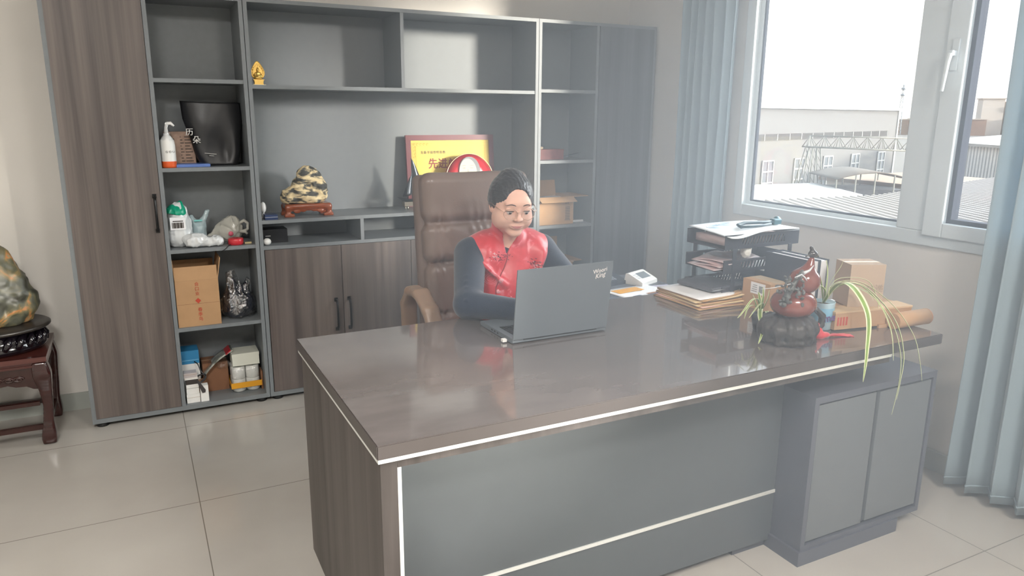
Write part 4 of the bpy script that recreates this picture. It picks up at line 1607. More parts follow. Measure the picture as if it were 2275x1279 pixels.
def tray_level(z, h, nm):
    bm = BM()
    box(bm, -hx, hx, -hy, hy, z, z + .003)
    # perforated long sides: rails with slanted webs
    for sy2 in (-1, 1):
        y0_, y1_ = sy2 * hy - .0015, sy2 * hy + .0015
        box(bm, -hx, hx, y0_, y1_, z, z + h * .28)
        box(bm, -hx, hx, y0_, y1_, z + h * .82, z + h)
        box(bm, -hx, -hx + .09, y0_, y1_, z + h * .28, z + h * .82)
        box(bm, hx - .08, hx, y0_, y1_, z + h * .28, z + h * .82)
        n_ = 14
        for i in range(n_):
            x0_ = -hx + .09 + (2 * hx - .17) * i / n_
            v = []
            for (xx, zz) in ((x0_, z + h * .28), (x0_ + .008, z + h * .28), (x0_ + .018, z + h * .82), (x0_ + .010, z + h * .82)):
                v.append((xx, zz))
            prism(bm, v, 1, y0_, y1_)
    box(bm, hx - .0015, hx + .0015, -hy, hy, z, z + h)
    tube(bm, [(-hx, -hy, z + h), (hx, -hy, z + h)], .0025, 6)
    tube(bm, [(-hx, hy, z + h), (hx, hy, z + h)], .0025, 6)
    return obj(nm, bm, M_tray, t)


for z, h in ((.012, .05), (.118, .05), (.212, .055)):
    tray_level(z, h, 'tray')
for sx2 in (-1, 1):
    for sy2 in (-1, 1):
        mbox('post', (sx2 * (hx - .05) - .009, sx2 * (hx - .05) + .009, sy2 * (hy + .0045) - .0025, sy2 * (hy + .0045) + .0025, 0, .215), M_tray, t, bevel=.001)
# top tray load: stack of sheets + white booklet + dark strap
t = thing('booklet', 'white booklet with faint swirls lying open on the top tray', 'booklet', (2.19, 2.25, DZ + .270))
Mb = mat('swirl_cover', '#e6edf2', .35)
bm = BM()


def bk_(u, v):
    x = -.165 + .36 * u
    y = -.135 + .25 * v
    return Vector((x, y, .008 + .004 * math.sin(u * 3) - .020 * math.exp(-((u - .12) / .25) ** 2) * (1 - v) ** 1.5))


sheet(bm, bk_, 20, 12)
solid(obj('cover', bm, Mb, t, smooth=True), .003)
bm = BM()
for c_ in ((-.09, .04), (-.02, .06)):
    for r_ in (.012, .02, .03, .042):
        pts = []
        for a in np.linspace(.3, 5.2, 20):
            x, y = c_[0] + r_ * math.cos(a), c_[1] + .7 * r_ * math.sin(a)
            u, v = (x + .165) / .36, (y + .135) / .25
            pts.append(bk_(u, v) + Vector((0, 0, .0018)))
        tube(bm, pts, .0011, 4)
obj('swirl_print', bm, mat('pale_blue_print', '#a9c2d4', .5), t)
t = thing('file_stack', 'thick wad of pinkish paper held in the top tray under the booklet', 'paper', (2.19, 2.245, DZ + .2165))
bm = BM()
sheet(bm, lambda u, v: Vector((-.15 + .32 * u, -.09 + .18 * v, .022)), 8, 6)
solid(obj('wad', bm, mat('pinkish_paper', '#b9a3a0', .7), t), .03)
t = thing('dark_strap', 'dark teal strap with a clip lying on the white booklet', 'strap', (2.25, 2.20, DZ + .283))
bm = BM()
pts = [(-.105, -.01, .004), (-.10, .012, .008), (-.06, .018, .014), (0, .010, .014), (.05, .006, .012), (.09, .012, .012)]
for dy_ in (0, .006):
    tube(bm, [(p[0], p[1] + dy_, p[2] + dy_ * .3) for p in pts], .006, 8)
tube(bm, [(-.105, -.01, .005), (-.06, -.018, .006), (0, -.016, .006), (.06, -.004, .008)], .005, 8)
obj('band', bm, mat('dark_teal', '#2f4a55', .4), t)
g = SDF((-.04, -.04, -.02), (.04, .04, .04), .003)
g.add(g.box((0, 0, .006), (.022, .014, .012), .004)).add(g.ell((.018, .01, .012), (.016, .016, .014)), .006)
g.mesh('clip', mat('dark_teal_metal', '#40636c', .3, metal=.3), t, loc=(.105, .015, .006))
# middle tray load
t = thing('folded_cloth', 'crumpled pinkish grey papers lying in the middle tray', 'papers', (2.11, 2.245, DZ + .1225))
for k in range(4):
    bm = BM()
    sheet(bm, lambda u, v: Vector((-.115 + .19 * u + .01 * k, -.10 + .18 * v, .008 + .008 * k + .012 * math.sin(u * 5 + k * 1.7) * math.sin(v * 4 + k) * (.4 + u) + .012 * u)), 18, 14)
    solid(obj('leaf', bm, mat('pinkish_print', '#c9a9a8', .6, col2='#d9d3d8', nscale=14), t, smooth=True, rot=(0, 0, R(-6 + k * 5))), .002)
g = SDF((-.04, -.04, -.02), (.04, .04, .05), .003)
g.add(g.ell((0, 0, .01), (.022, .02, .028)))
crumple(g, 91, .012, 60)
o = g.mesh('crumpled_tissue', mat('tissue', '#e2e2dc', .9), None, loc=(2.155, 2.165, DZ + .185))
tag(o, 'white crumpled tissue on the papers in the middle tray', 'tissue')
o = mbox('paper_sheet', (-.10, .10, -.085, .085, 0, .004), M_paper, None, loc=(2.28, 2.25, DZ + .1215))
tag(o, 'flat white sheets at the right end of the middle tray', 'paper')
t = thing('mesh_basket', 'small black wire basket part-hidden behind the document case', 'basket', (2.215, 2.245, DZ + .0155))
bm = BM()
for k in range(7):
    tube(bm, [(-.11 + k * .02, -.07, .002), (-.10 + k * .02, -.07, .04)], .0015, 5)
tube(bm, [(-.12, -.07, .04), (.03, -.07, .04), (.03, .07, .04), (-.12, .07, .04)], .0025, 6, closed=True)
tube(bm, [(-.12, -.07, .003), (.03, -.07, .003), (.03, .07, .003), (-.12, .07, .003)], .0025, 6, closed=True)
obj('wire_frame', bm, M_tray, t)

# small parcel with a label
t = thing('parcel_box', 'small brown parcel with a white address label before the document tray', 'box', (2.125, 2.022, DZ), 0)
mbox('box_body', (-.045, .045, -.07, .07, 0, .108), M_card, t, bevel=.0015)
mbox('top_tape', (-.012, .0453, -.0703, .0703, .1076, .1086), mat('glossy_clear_tape', '#d8c3a4', .2), t)
mbox('address_label', (-.0458, -.045, -.045, .028, .058, .102), M_paper, t)
bm = BM()
for i in range(4):
    box(bm, -.0464, -.0457, -.005, .024 - i * .003, .066 + i * .008, .069 + i * .008)
box(bm, -.0464, -.0457, -.035, -.015, .066, .092)
obj('label_print', bm, mat('grey_print', '#8f9598', .6), t)

# two dark ledgers standing
for k in range(2):
    t = thing('ledger_book', ['dark blue-grey ledger standing upright behind the gourds, nearer the parcel', 'dark blue-grey ledger standing upright behind the gourds, nearer the window'][k], 'book', (2.205 + k * .047, 1.975, DZ), group='dark ledgers standing behind the gourds')
    ml = mat('ledger_cover', '#3d4450', .4)
    mbox('cover', (-.022, -.019, -.11, .11, 0, .205), ml, t, bevel=.001)
    mbox('cover', (.019, .022, -.11, .11, 0, .205), ml, t, bevel=.001)
    mbox('spine', (-.022, .022, .108, .113, 0, .205), ml, t, bevel=.001)
    mbox('pages', (-.019, .019, -.104, .108, .004, .199), M_paper, t)

# big box on a flat carton, cardboard tube
t = thing('flat_carton', 'flat brown carton lying on the right end of the desk', 'box', (2.27, 1.712, DZ), R(-9))
mbox('box_body', (-.165, .165, -.07, .075, .006, .066), M_card, t, bevel=.002)
mbox('lid_flap', (-.167, .167, -.072, .0, .064, .070), mat('pale_cardboard', '#c9ab86', .8), t, bevel=.001)
mbox('foot_flap', (.02, .06, -.078, -.07, 0, .012), M_card, t)
bm = BM()
for i in range(4):
    box(bm, -.155 + i * .012, -.148 + i * .012, -.0706, -.0699, .02, .05)
obj('print', bm, M_inkred, t)
t = thing('cardboard_tube', 'short brown cardboard tube lying at the right end of the desk', 'tube', (2.40, 1.600, DZ + .0286), (0, 0, R(-2)))
bm = BM()
for r_, in ((.032,),):
    tube(bm, [(-.09, 0, 0), (.075, 0, 0)], .028, 28)
obj('tube_body', bm, M_card, t)
bm = BM()
tube(bm, [(.075, 0, 0), (.079, 0, 0)], .0285, 28)
obj('end_cap', bm, mat('cap_brown', '#a8795a', .6), t)
t = thing('cardboard_box', 'taller plain cardboard box standing turned on the flat carton', 'box', (2.272, 1.728, DZ + .0702), R(-24))
mbox('box_body', (-.062, .062, -.055, .055, 0, .150), mat('greyish_cardboard', '#b39c86', .8, noise=.05), t, bevel=.0015)
mbox('top_tape', (-.0625, .0625, -.01, .01, .1496, .1506), mat('glossy_clear_tape', '#d8c3a4', .2), t)
text_mesh('print', '快递', .03, mat('faint_print', '#94806c', .8), t, (.0, -.0556, .055), (R(90), 0, 0), depth=.0003)
o = mbox('paper_sheet', (-.06, .06, -.04, .04, 0, .02), M_paper, None, loc=(2.345, 1.90, DZ + .0005), bevel=.001)
tag(o, 'pad of white paper between the dark ledgers and the cardboard box', 'paper')

# gourd ornament on a dark root-carved base
M_clay = mat('dark_purple_clay', '#3a3534', .45, noise=.25, nscale=30, bump=.3, bscale=50)
M_gourd = mat('red_brown_clay', '#7c3d30', .2, noise=.15, nscale=12, coat=.6)
t = thing('gourd_ornament', 'red-brown double gourd ornament on a dark carved pot near the desk front', 'ornament', (1.868, 1.665, DZ), R(-10))
g = SDF((-.14, -.13, -.01), (.14, .13, .13), .0035)
g.add(g.ell((0, 0, .046), (.098, .088, .054)))
g.add(g.ell((0, 0, .010), (.09, .08, .018)), .02)
ang = np.arctan2(g.P[..., 1], g.P[..., 0])
rr_ = np.hypot(g.P[..., 0], g.P[..., 1])
g.d += .003 * np.sin(ang * 13 + 14 * g.P[..., 2]) * np.clip(rr_ / .08, 0, 1) + .004 * fbm(g.P, 5, 40, 2)
g.sub(g.ell((0, 0, .105), (.065, .056, .025)), .01)
g.inter(g.half((0, 0, .0005), (0, 0, -1)))
g.mesh('carved_pot', M_clay, t)
g = SDF((-.03, -.06, .0), (.06, .06, .12), .003)
for a, b_ in (((.0, 0, .02), (.028, 0, .045)), ((.028, 0, .045), (.030, 0, .075)), ((.030, 0, .075), (.002, 0, .1))):
    g.add(g.cap(a, b_, .011, .010), .006)
g.mesh('pot_handle', mat('glossy_dark_clay', '#2a2626', .12, coat=.6), t, loc=(.102, 0, 0))
g = SDF((-.11, -.10, .06), (.14, .10, .30), .0035)
g.add(g.ell((.012, 0, .128), (.076, .068, .050)))
g.mesh('lower_gourd', M_gourd, t)
g = SDF((-.06, -.08, .16), (.15, .08, .30), .003)
g.add(g.ell((.055, .01, .198), (.052, .048, .044)))
g.add(g.cap((.066, .01, .232), (.075, .01, .266), .022, .010), .012)
g.mesh('upper_gourd', M_gourd, t)
g = SDF((.03, -.04, .25), (.13, .06, .33), .0025)
g.add(g.ell((.078, .01, .285), (.016, .014, .013))).add(g.cap((.078, .01, .29), (.070, .01, .306), .008, .006), .004).add(g.cap((.085, .01, .285), (.10, .01, .276), .008, .003), .004).add(g.cap((.065, .01, .283), (.05, .01, .278), .004, .002), .003)
g.mesh('bird_finial', mat('glossy_dark_clay', '#2a2626', .12), t)
g = SDF((-.09, -.11, .13), (.07, .05, .27), .003)
rnd = random.Random(7)
for i in range(60):
    c_ = (-.035 + rnd.uniform(-.04, .045), -.045 + rnd.uniform(-.03, .03), .182 + rnd.uniform(-.045, .045))
    g.add(g.ell(c_, (.0085, .006, .004), rot=(rnd.uniform(0, 3), rnd.uniform(0, 3), rnd.uniform(0, 3))), .003)
g.add(g.cap((-.06, -.05, .16), (.01, -.03, .24), .010, .006), .006)
g.mesh('carved_blossom', mat('grey_carving', '#5d5f5c', .4, noise=.3, nscale=60), t)
bm = BM()
tube(bm, [(-.03, -.05, .225), (-.01, -.055, .236), (.002, -.056, .226), (.012, -.055, .214)], [.003, .0025, .0025, .0015], 6)
tube(bm, [(.0, -.05, .238), (.022, -.05, .246), (.036, -.05, .262)], [.006, .004, .001], 6)
tube(bm, [(-.025, -.04, .205), (-.09, -.03, .192), (-.13, -.02, .188)], [.0015, .0012, .0008], 5)
obj('twigs', bm, mat('pale_twig', '#c9ccd0', .3), t)

# red tassel
t = thing('tassel', 'red silk tassel lying on the desk right of the gourd ornament', 'tassel', (1.995, 1.640, DZ), R(-12))
bm = BM()
rnd = random.Random(3)
for i in range(46):
    y_ = rnd.uniform(-.022, .02)
    tube(bm, [(.0, y_ * .9, .008 + abs(rnd.gauss(0, .004))), (.03, y_ * .35, .006), (.055, y_ * .25 + rnd.uniform(-.003, .003), .004 + rnd.uniform(0, .006)), (.11 + rnd.uniform(-.01, .015), y_ * .5 + rnd.uniform(-.01, .01), .002)], .0014, 4, cap=False)
obj('threads', bm, mat('red_silk', '#d0202f', .5, sheen=.5), t)
g = SDF((-.04, -.035, -.002), (.04, .035, .07), .003)
g.add(g.cap((-.005, 0, .012), (-.012, 0, .05), .018, .004)).add(g.ell((.012, 0, .010), (.025, .016, .010)), .008)
g.mesh('cord_knot', mat('red_silk', '#d0202f', .5), t)

# plants
M_leaf = mat('spider_leaf', '#7f9e3e', .45, noise=.2, nscale=30)
M_leafw = mat('leaf_margin', '#dfe3b8', .5)


def leaf(parent, pts, w_, fold=.25, mi=(M_leaf, M_leafw), name='leaf'):
    """strap leaf along pts, green centre and pale margins"""
    P = [Vector(p) for p in pts]
    # catmull resample
    Q = []
    n_ = len(P)
    for i in range(n_ - 1):
        p0, p1, p2, p3 = P[max(i - 1, 0)], P[i], P[i + 1], P[min(i + 2, n_ - 1)]
        for k in range(6):
            s = k / 6
            Q.append(.5 * ((2 * p1) + (p2 - p0) * s + (2 * p0 - 5 * p1 + 4 * p2 - p3) * s * s + (3 * p1 - p0 - 3 * p2 + p3) * s ** 3))
    Q.append(P[-1])
    bm = BM()
    rows = []
    N = len(Q)
    for i, q in enumerate(Q):
        d_ = (Q[min(i + 1, N - 1)] - Q[max(i - 1, 0)]).normalized()
        sd = d_.cross(Vector((0, 0, 1))) if i == 0 else last - d_ * d_.dot(last)
        sd.normalize()
        last = sd
        up = sd.cross(d_).normalized()
        s = i / (N - 1)
        hw = w_ * (min(1, .35 + 3 * s)) * (1 - s ** 3) + .0006
        rows.append([bm.verts.new(q + sd * (hw * x) + up * (abs(x) * hw * fold)) for x in (-1, -.55, 0, .55, 1)])
    for i in range(N - 1):
        for k in range(4):
            f = bm.faces.new((rows[i][k], rows[i][k + 1], rows[i + 1][k + 1], rows[i + 1][k]))
            f.smooth = True
            f.material_index = 1 if k in (0, 3) else 0
    o_ = obj(name, bm, list(mi), parent)
    return solid(o_, .0008)


t = thing('spider_plant', 'striped spider plant arching over the desk edge from a printed cup', 'plant', (2.09, 1.72, DZ))
bm = BM()
lathe(bm, [(0, 0), (.030, 0), (.034, .004), (.040, .095), (.0405, .098), (.038, .098), (.033, .01), (0, .01)], 32)
obj('cup', bm, mat('pale_blue_cup', '#b9d6e4', .3), t)
bm = BM()
lathe(bm, [(.0362, .03), (.0400, .08)], 32)
obj('cup_band', bm, mat('sky_blue_band', '#8cc3df', .35), t)
text_mesh('cup_lettering', 'me', .036, mat('purple_print', '#5a3a78', .4), t, (-.034, -.0400, .036), (R(90), R(-8), R(-14)), depth=.0004, bold=.001)
bm = BM()
lathe(bm, [(0, .085), (.036, .085)], 20)
obj('soil', bm, mat('soil', '#4a3a2c', .95), t)
b0 = Vector((0, 0, .09))
LV = [
    [(0, 0, .09), (-.03, -.07, .17), (-.07, -.16, .19), (-.080, -.235, .12), (-.082, -.25, .0), (-.084, -.252, -.10)],       # broad one falling over the edge
    [(0, 0, .09), (-.01, -.06, .17), (.03, -.13, .17), (.06, -.215, .08), (.08, -.25, -.02), (.09, -.255, -.12), (.075, -.255, -.24)],
    [(0, 0, .09), (.0, -.05, .16), (.05, -.11, .17), (.085, -.21, .08), (.10, -.25, -.03), (.095, -.255, -.13), (.09, -.255, -.19)],
    [(0, 0, .09), (.02, -.04, .17), (.08, -.09, .17), (.12, -.18, .11), (.155, -.24, .02), (.18, -.258, -.07), (.20, -.262, -.14)],
    [(0, 0, .09), (.02, -.02, .17), (.07, -.05, .185), (.12, -.08, .17), (.145, -.10, .11), (.15, -.105, .08)],
    [(0, 0, .09), (.02, -.02, .16), (.06, -.05, .17), (.10, -.08, .15), (.125, -.10, .11)],
    [(0, 0, .09), (.01, -.01, .16), (.03, -.03, .22), (.035, -.035, .245)],
    [(0, 0, .09), (-.015, .0, .15), (-.03, .0, .185), (-.05, .0, .18)],
    [(0, 0, .09), (.0, -.03, .14), (-.05, -.06, .165), (-.075, -.08, .14)],
    [(0, 0, .09), (.02, .01, .15), (.03, .02, .20), (.03, .03, .235)],
    [(0, 0, .09), (.01, -.04, .15), (.02, -.08, .17), (.04, -.17, .14), (.05, -.23, .05), (.055, -.25, -.05)],
    [(0, 0, .09), (-.02, -.02, .14), (-.045, -.02, .16), (-.06, -.03, .15)],
]
WD = [.0125, .0065, .0055, .004, .0035, .0035, .002, .003, .003, .0018, .004, .003]
for pts, w_ in zip(LV, WD):
    leaf(t, pts, w_)
t = thing('spider_plant', 'small striped spider plant tuft peeking out left behind the gourd ornament', 'plant', (1.878, 1.80, DZ))
bm = BM()
lathe(bm, [(0, 0), (.018, 0), (.026, .04), (.028, .06), (.025, .06), (.02, .01), (0, .01)], 24)
obj('pot', bm, M_clay, t)
bm = BM()
lathe(bm, [(0, .05), (.024, .05)], 20)
obj('soil', bm, mat('soil', '#4a3a2c', .95), t)
for pts, w_ in (([(0, 0, .05), (-.03, -.02, .11), (-.08, -.04, .125), (-.13, -.05, .09), (-.155, -.055, .075)], .004),
                ([(0, 0, .05), (-.02, -.03, .10), (-.07, -.06, .11), (-.12, -.07, .075)], .0035),
                ([(0, 0, .05), (-.03, -.03, .085), (-.06, -.06, .07), (-.085, -.10, .035), (-.13, -.13, .005)], .008),
                ([(0, 0, .05), (-.02, -.05, .08), (-.055, -.09, .05), (-.065, -.11, -.0), ], .006),
                ([(0, 0, .05), (.0, -.01, .12), (-.005, -.01, .155)], .005), ([(0, 0, .05), (-.015, -.01, .11), (-.025, -.01, .14)], .006),
                ([(0, 0, .05), (.01, -.02, .11), (.015, -.02, .145)], .006), ([(0, 0, .05), (-.025, 0, .10), (-.04, 0, .13)], .004),
                ([(0, 0, .05), (-.03, -.01, .09), (-.075, -.02, .095), (-.10, -.03, .06)], .004)):
    leaf(t, pts, w_)

# ================================================================ office chair
M_leather = mat('brown_leather', '#78655c', .38, noise=.08, nscale=6, bump=.06, bscale=120, coat=.15)
M_tanarm = mat('tan_leather', '#8d7563', .4, bump=.06, bscale=120)
ccx, ccy = 1.292, 2.66
t = thing('office_chair', 'high-backed brown leather executive chair behind the desk', 'chair', (ccx, ccy, 0))


def padded(name, boxes, creases, lo, hi, m_, res=.006, k=.02, noise_=.0025):
    g = SDF(lo, hi, res)
    for c_, h_, r_, rt in boxes:
        g.add(g.box(c_, h_, r_, rt), k)
    for zc_, xa, xb in creases:
        dz = g.P[..., 2] - zc_
        x = g.P[..., 0]
        fr = np.clip(-g.P[..., 1] * 30 + 6, 0, 1)
        g.d += (.010 * np.exp(-(dz / .010) ** 2) + .0055 * np.sin(x * 120 + 25 * dz + 3 * np.sin(x * 31)) * np.exp(-np.abs(dz) / .03)) * (x > xa) * (x < xb) * fr
    g.d += noise_ * hashnoise(g.P, 9, 14)
    return g.mesh(name, m_, t)


lean = R(-6)


def LB(z, y=0):           # point on the leaning back, local to the chair
    return (0, .17 + (z - .55) * .10 + y, z)


bx = []
for (zc_, hz) in ((1.14, .103), (.955, .083), (.76, .112), (.585, .09)):
    p = LB(zc_)
    bx.append(((p[0], p[1], p[2]), (.245, .052, hz), .042, (lean, 0, 0)))
padded('backrest', bx, [(1.040, -.22, .22), (.874, -.22, .22), (.665, -.22, .22)], (-.29, .02, .44), (.29, .36, 1.29), M_leather, k=.03)
g = SDF((-.31, .08, .44), (.31, .38, 1.28), .008)
p = LB(.86, .038)
g.add(g.box(p, (.262, .032, .375), .03, (lean, 0, 0)))
g.mesh('back_shell', mat('brown_shell', '#6b5a53', .45), t)
g = SDF((-.30, -.32, .36), (.30, .27, .58), .008)
g.add(g.box((0, -.02, .455), (.255, .25, .055), .05))
g.d += .003 * hashnoise(g.P, 19, 12)
g.mesh('seat', M_leather, t)
for sx2 in (-1, 1):
    g = SDF((-.09, -.30, .36), (.09, .22, .90), .007)
    path = [(.0, .17, .60), (-.01, .145, .72), (-.012, .08, .785), (-.008, .0, .79), (0, -.08, .74), (.008, -.13, .66), (.004, -.18, .54), (-.01, -.16, .43)]
    for (a, b_) in zip(path[:-1], path[1:]):
        for dx in (-.018, 0, .018):
            g.add(g.cap((a[0] + dx, a[1], a[2]), (b_[0] + dx, b_[1], b_[2]), .017), .012)
    o = g.mesh('armrest', M_tanarm, t, loc=(sx2 * .315, .03, 0))
bm = BM()
lathe(bm, [(0, .07), (.03, .07), (.03, .24), (.02, .25), (.02, .40), (0, .40)], 20)
obj('gas_column', bm, mat('chrome', '#c0c4c8', .15, metal=1.0), t)
for k in range(5):
    a = 2 * math.pi * k / 5 + .3
    bm = BM()
    tube(bm, [(.02 * math.cos(a), .02 * math.sin(a), .10), (.16 * math.cos(a), .16 * math.sin(a), .09), (.30 * math.cos(a), .30 * math.sin(a), .065)], [.026, .02, .014], 10)
    lg = obj('leg', bm, M_darkbox, t)
    bm = BM()
    tube(bm, [(.30 * math.cos(a) - .015 * math.sin(a), .30 * math.sin(a) + .015 * math.cos(a), .0262), (.30 * math.cos(a) + .015 * math.sin(a), .30 * math.sin(a) - .015 * math.cos(a), .0262)], .026, 16)
    obj('caster', bm, M_black, lg)

# ================================================================ the person
M_skin = mat('skin', '#e2b5a2', .5, noise=.04, nscale=10, spec=.35)
M_skin.node_tree.nodes['Principled BSDF'].inputs['Subsurface Weight'].default_value = .12
M_skin.node_tree.nodes['Principled BSDF'].inputs['Subsurface Radius'].default_value = (.02, .008, .005)
M_hair = mat('black_hair', '#1d1b20', .38, bump=.3, bscale=140, stretch=(1, .15, 1), sheen=.2)
M_navyk = mat('navy_knit', '#1d2a3e', .85, noise=.15, nscale=60, bump=.15, bscale=260, sheen=.3)
M_lip = mat('lip', '#b9706a', .4)
PO = Vector((1.30, 2.66, 0))        # base of the figure
HR = (Matrix.Rotation(R(-9), 3, 'Z') @ Matrix.Rotation(R(13), 3, 'X') @ Matrix.Rotation(R(1.5), 3, 'Y'))
HC = Vector((1.272, 2.498, 1.152))
HRn = np.array(HR)


def hp(p):
    return HC + HR @ Vector(p)


class WS(SDF):
    """world-space field that evaluates each primitive only near itself"""
    def __init__(s, lo, hi, res):
        s.lo = np.array(lo, float)
        s.res = res
        n_ = np.ceil((np.array(hi) - s.lo) / res).astype(int) + 1
        s.ax = [s.lo[i] + res * np.arange(n_[i]) for i in range(3)]
        s.d = np.full(n_, .5)

    def _win(s, lo, hi):
        sl_ = []
        for i in range(3):
            a = int(np.clip(math.floor((lo[i] - s.lo[i]) / s.res), 0, s.d.shape[i] - 1))
            b_ = int(np.clip(math.ceil((hi[i] - s.lo[i]) / s.res) + 1, a + 1, s.d.shape[i]))
            sl_.append(slice(a, b_))
        s.P = np.stack(np.meshgrid(*[s.ax[i][sl_[i]] for i in range(3)], indexing='ij'), -1)
        return tuple(sl_)

    def e(s, c, r, k=.01, rot=None, sub=False, off=0.0):
        c = np.array(c, float)
        r = np.array(r, float) + (off if not sub else 0)
        mg = r.max() + k + .03
        w_ = s._win(c - mg, c + mg)
        q = s.P - c
        if rot is not None:
            q = q @ np.array(rot)
        k0 = np.linalg.norm(q / r, axis=-1)
        k1 = np.linalg.norm(q / (r * r), axis=-1)
        dd_ = np.where(k1 > 1e-9, k0 * (k0 - 1) / np.maximum(k1, 1e-9), -r.min())
        s.d[w_] = -s.smin(-s.d[w_], dd_, k) if sub else s.smin(s.d[w_], dd_, k)
        return s

    def c(s, a, b_, r1, r2=None, k=.01, sub=False, off=0.0):
        r2 = r1 if r2 is None else r2
        a = np.array(a, float)
        b_ = np.array(b_, float)
        mg = max(r1, r2) + off + k + .03
        w_ = s._win(np.minimum(a, b_) - mg, np.maximum(a, b_) + mg)
        dd_ = s.cap(a, b_, r1 + off, r2 + off)
        s.d[w_] = -s.smin(-s.d[w_], dd_, k) if sub else s.smin(s.d[w_], dd_, k)
        return s

    def full(s):
        s.P = np.stack(np.meshgrid(*s.ax, indexing='ij'), -1)
        return s


SHR, SHL = (1.142, 2.60, .948), (1.458, 2.60, .940)
ELR, ELL = (1.035, 2.372, .812), (1.510, 2.405, .812)
WRR, WRL = (1.165, 2.225, .812), (1.345, 2.235, .812)


def torso(s, off=0.0, arms=True, legs=False):
    s.e((1.305, 2.615, .87), (.158, .100, .15), .03, off=off)
    s.e((1.303, 2.60, .80), (.150, .112, .12), .04, off=off)
    s.e((1.30, 2.64, .68), (.160, .125, .15), .05, off=off)
    s.e((1.30, 2.71, .56), (.175, .135, .10), .05, off=off)
    s.c((1.165, 2.605, .950), (1.448, 2.605, .944), .054, k=.04, off=off)
    s.c((1.225, 2.60, .985), (1.375, 2.60, .982), .040, k=.04, off=off)
    if arms:
        s.c(SHR, ELR, .056, .046, k=.03, off=off)
        s.c(SHL, ELL, .056, .046, k=.03, off=off)
        s.c(ELR, WRR, .045, .032, k=.02, off=off)
        s.c(ELL, WRL, .045, .032, k=.02, off=off)
    return s


def neck(s, off=0.0):
    s.c((1.300, 2.585, .985), hp((0, .022, -.075)), .050, .048, k=.03, off=off)
    return s


# body: head, neck, trunk, arms and hands as one surface
s = WS((.93, 2.03, .46), (1.65, 2.90, 1.32), .0036)
torso(s)
neck(s)
Hm = HRn


def he(c_, r_, k=.01, sub=False, rot=None):
    rt = Hm if rot is None else np.array(HR @ Euler(rot).to_matrix())
    s.e(hp(c_), r_, k, rt, sub)


he((0, .012, .030), (.074, .092, .076), .02)
he((0, -.020, -.030), (.067, .066, .080), .03)
for q in (-1, 1):
    he((q * .034, -.042, -.040), (.034, .034, .036), .02)
    he((q * .049, -.010, -.057), (.026, .042, .033), .02)
he((0, -.060, -.094), (.026, .022, .018), .02)
he((0, -.074, .024), (.048, .014, .014), .02)
for q in (-1, 1):
    he((q * .032, -.095, -.001), (.017, .0125, .0095), .008, sub=True)
    he((q * .032, -.0752, .0030), (.0160, .0128, .0088), .004)
s.c(hp((0, -.084, .004)), hp((0, -.097, -.030)), .0065, .0095, k=.009)
for q in (-1, 1):
    he((q * .0115, -.089, -.033), (.0075, .009, .0065), .005)
he((0, -.0775, -.060), (.026, .012, .012), .008)
he((0, -.0785, -.068), (.018, .0105, .006), .006)
for q in (-1, 1):
    he((q * .076, .010, -.008), (.009, .018, .030), .006)
    he((q * .083, .006, -.006), (.005, .010, .017), .004, sub=True)
# forearm end and hands
for (W_, q) in ((WRR, 1), (WRL, -1)):
    W_ = Vector(W_)
    dirv = Vector((.16 * q, -1, -.10)).normalized()
    latv = Vector((1, .16 * q, 0)).normalized()
    pc = W_ + dirv * .050 + Vector((0, 0, -.004))
    B3 = np.array([[latv.x, -dirv.x, 0], [latv.y, -dirv.y, 0], [0, 0, 1]])
    s.c(W_, W_ + dirv * .03, .027, .024, k=.012)
    s.e(pc, (.040, .044, .0145), .012, B3)
    for i, (lt, ln, rr2) in enumerate(((-.031, .058, .0078), (-.0105, .066, .0085), (.0105, .070, .0085), (.031, .064, .0082))):
        lt *= q
        k0_ = W_ + dirv * (.083 - abs(lt) * .18) + latv * lt
        k1_ = k0_ + dirv * ln * .45 + latv * lt * .10 + Vector((0, 0, .004 + .002 * i))
        k2_ = k1_ + dirv * ln * .30 + Vector((0, 0, -.010))
        k3_ = k2_ + dirv * ln * .16 + Vector((0, 0, -.012))
        s.c(k0_, k1_, rr2 + .001, rr2, k=.003)
        s.c(k1_, k2_, rr2, rr2 - .0008, k=.002)
        s.c(k2_, k3_, rr2 - .0008, rr2 - .0018, k=.002)
    th0 = W_ + dirv * .022 + latv * (.028 * q)
    th1 = th0 + dirv * .030 + latv * (.022 * q) + Vector((0, 0, -.006))
    th2 = th1 + dirv * .028 + latv * (.004 * q) + Vector((0, 0, -.006))
    s.c(th0, th1, .0125, .0105, k=.008)
    s.c(th1, th2, .0105, .0085, k=.003)
person = s.mesh('person', M_skin, None)
tag(person, 'person in a red vest over a navy sweater, seated and looking down at the laptop', 'person')
# child parts are modelled in world coordinates; the body mesh has its origin at the world origin

def vcut(s_, sh):
    """narrow V at the throat"""
    for i_ in range(15):
        f_ = i_ / 14
        z = 1.075 - (.125 - sh) * f_
        s_.c((1.282 - .026 * f_, 2.42, z), (1.288 - .022 * f_, 2.57, z), .044 * (1 - f_) ** 1.1 + .0015, None, k=.002, sub=True)


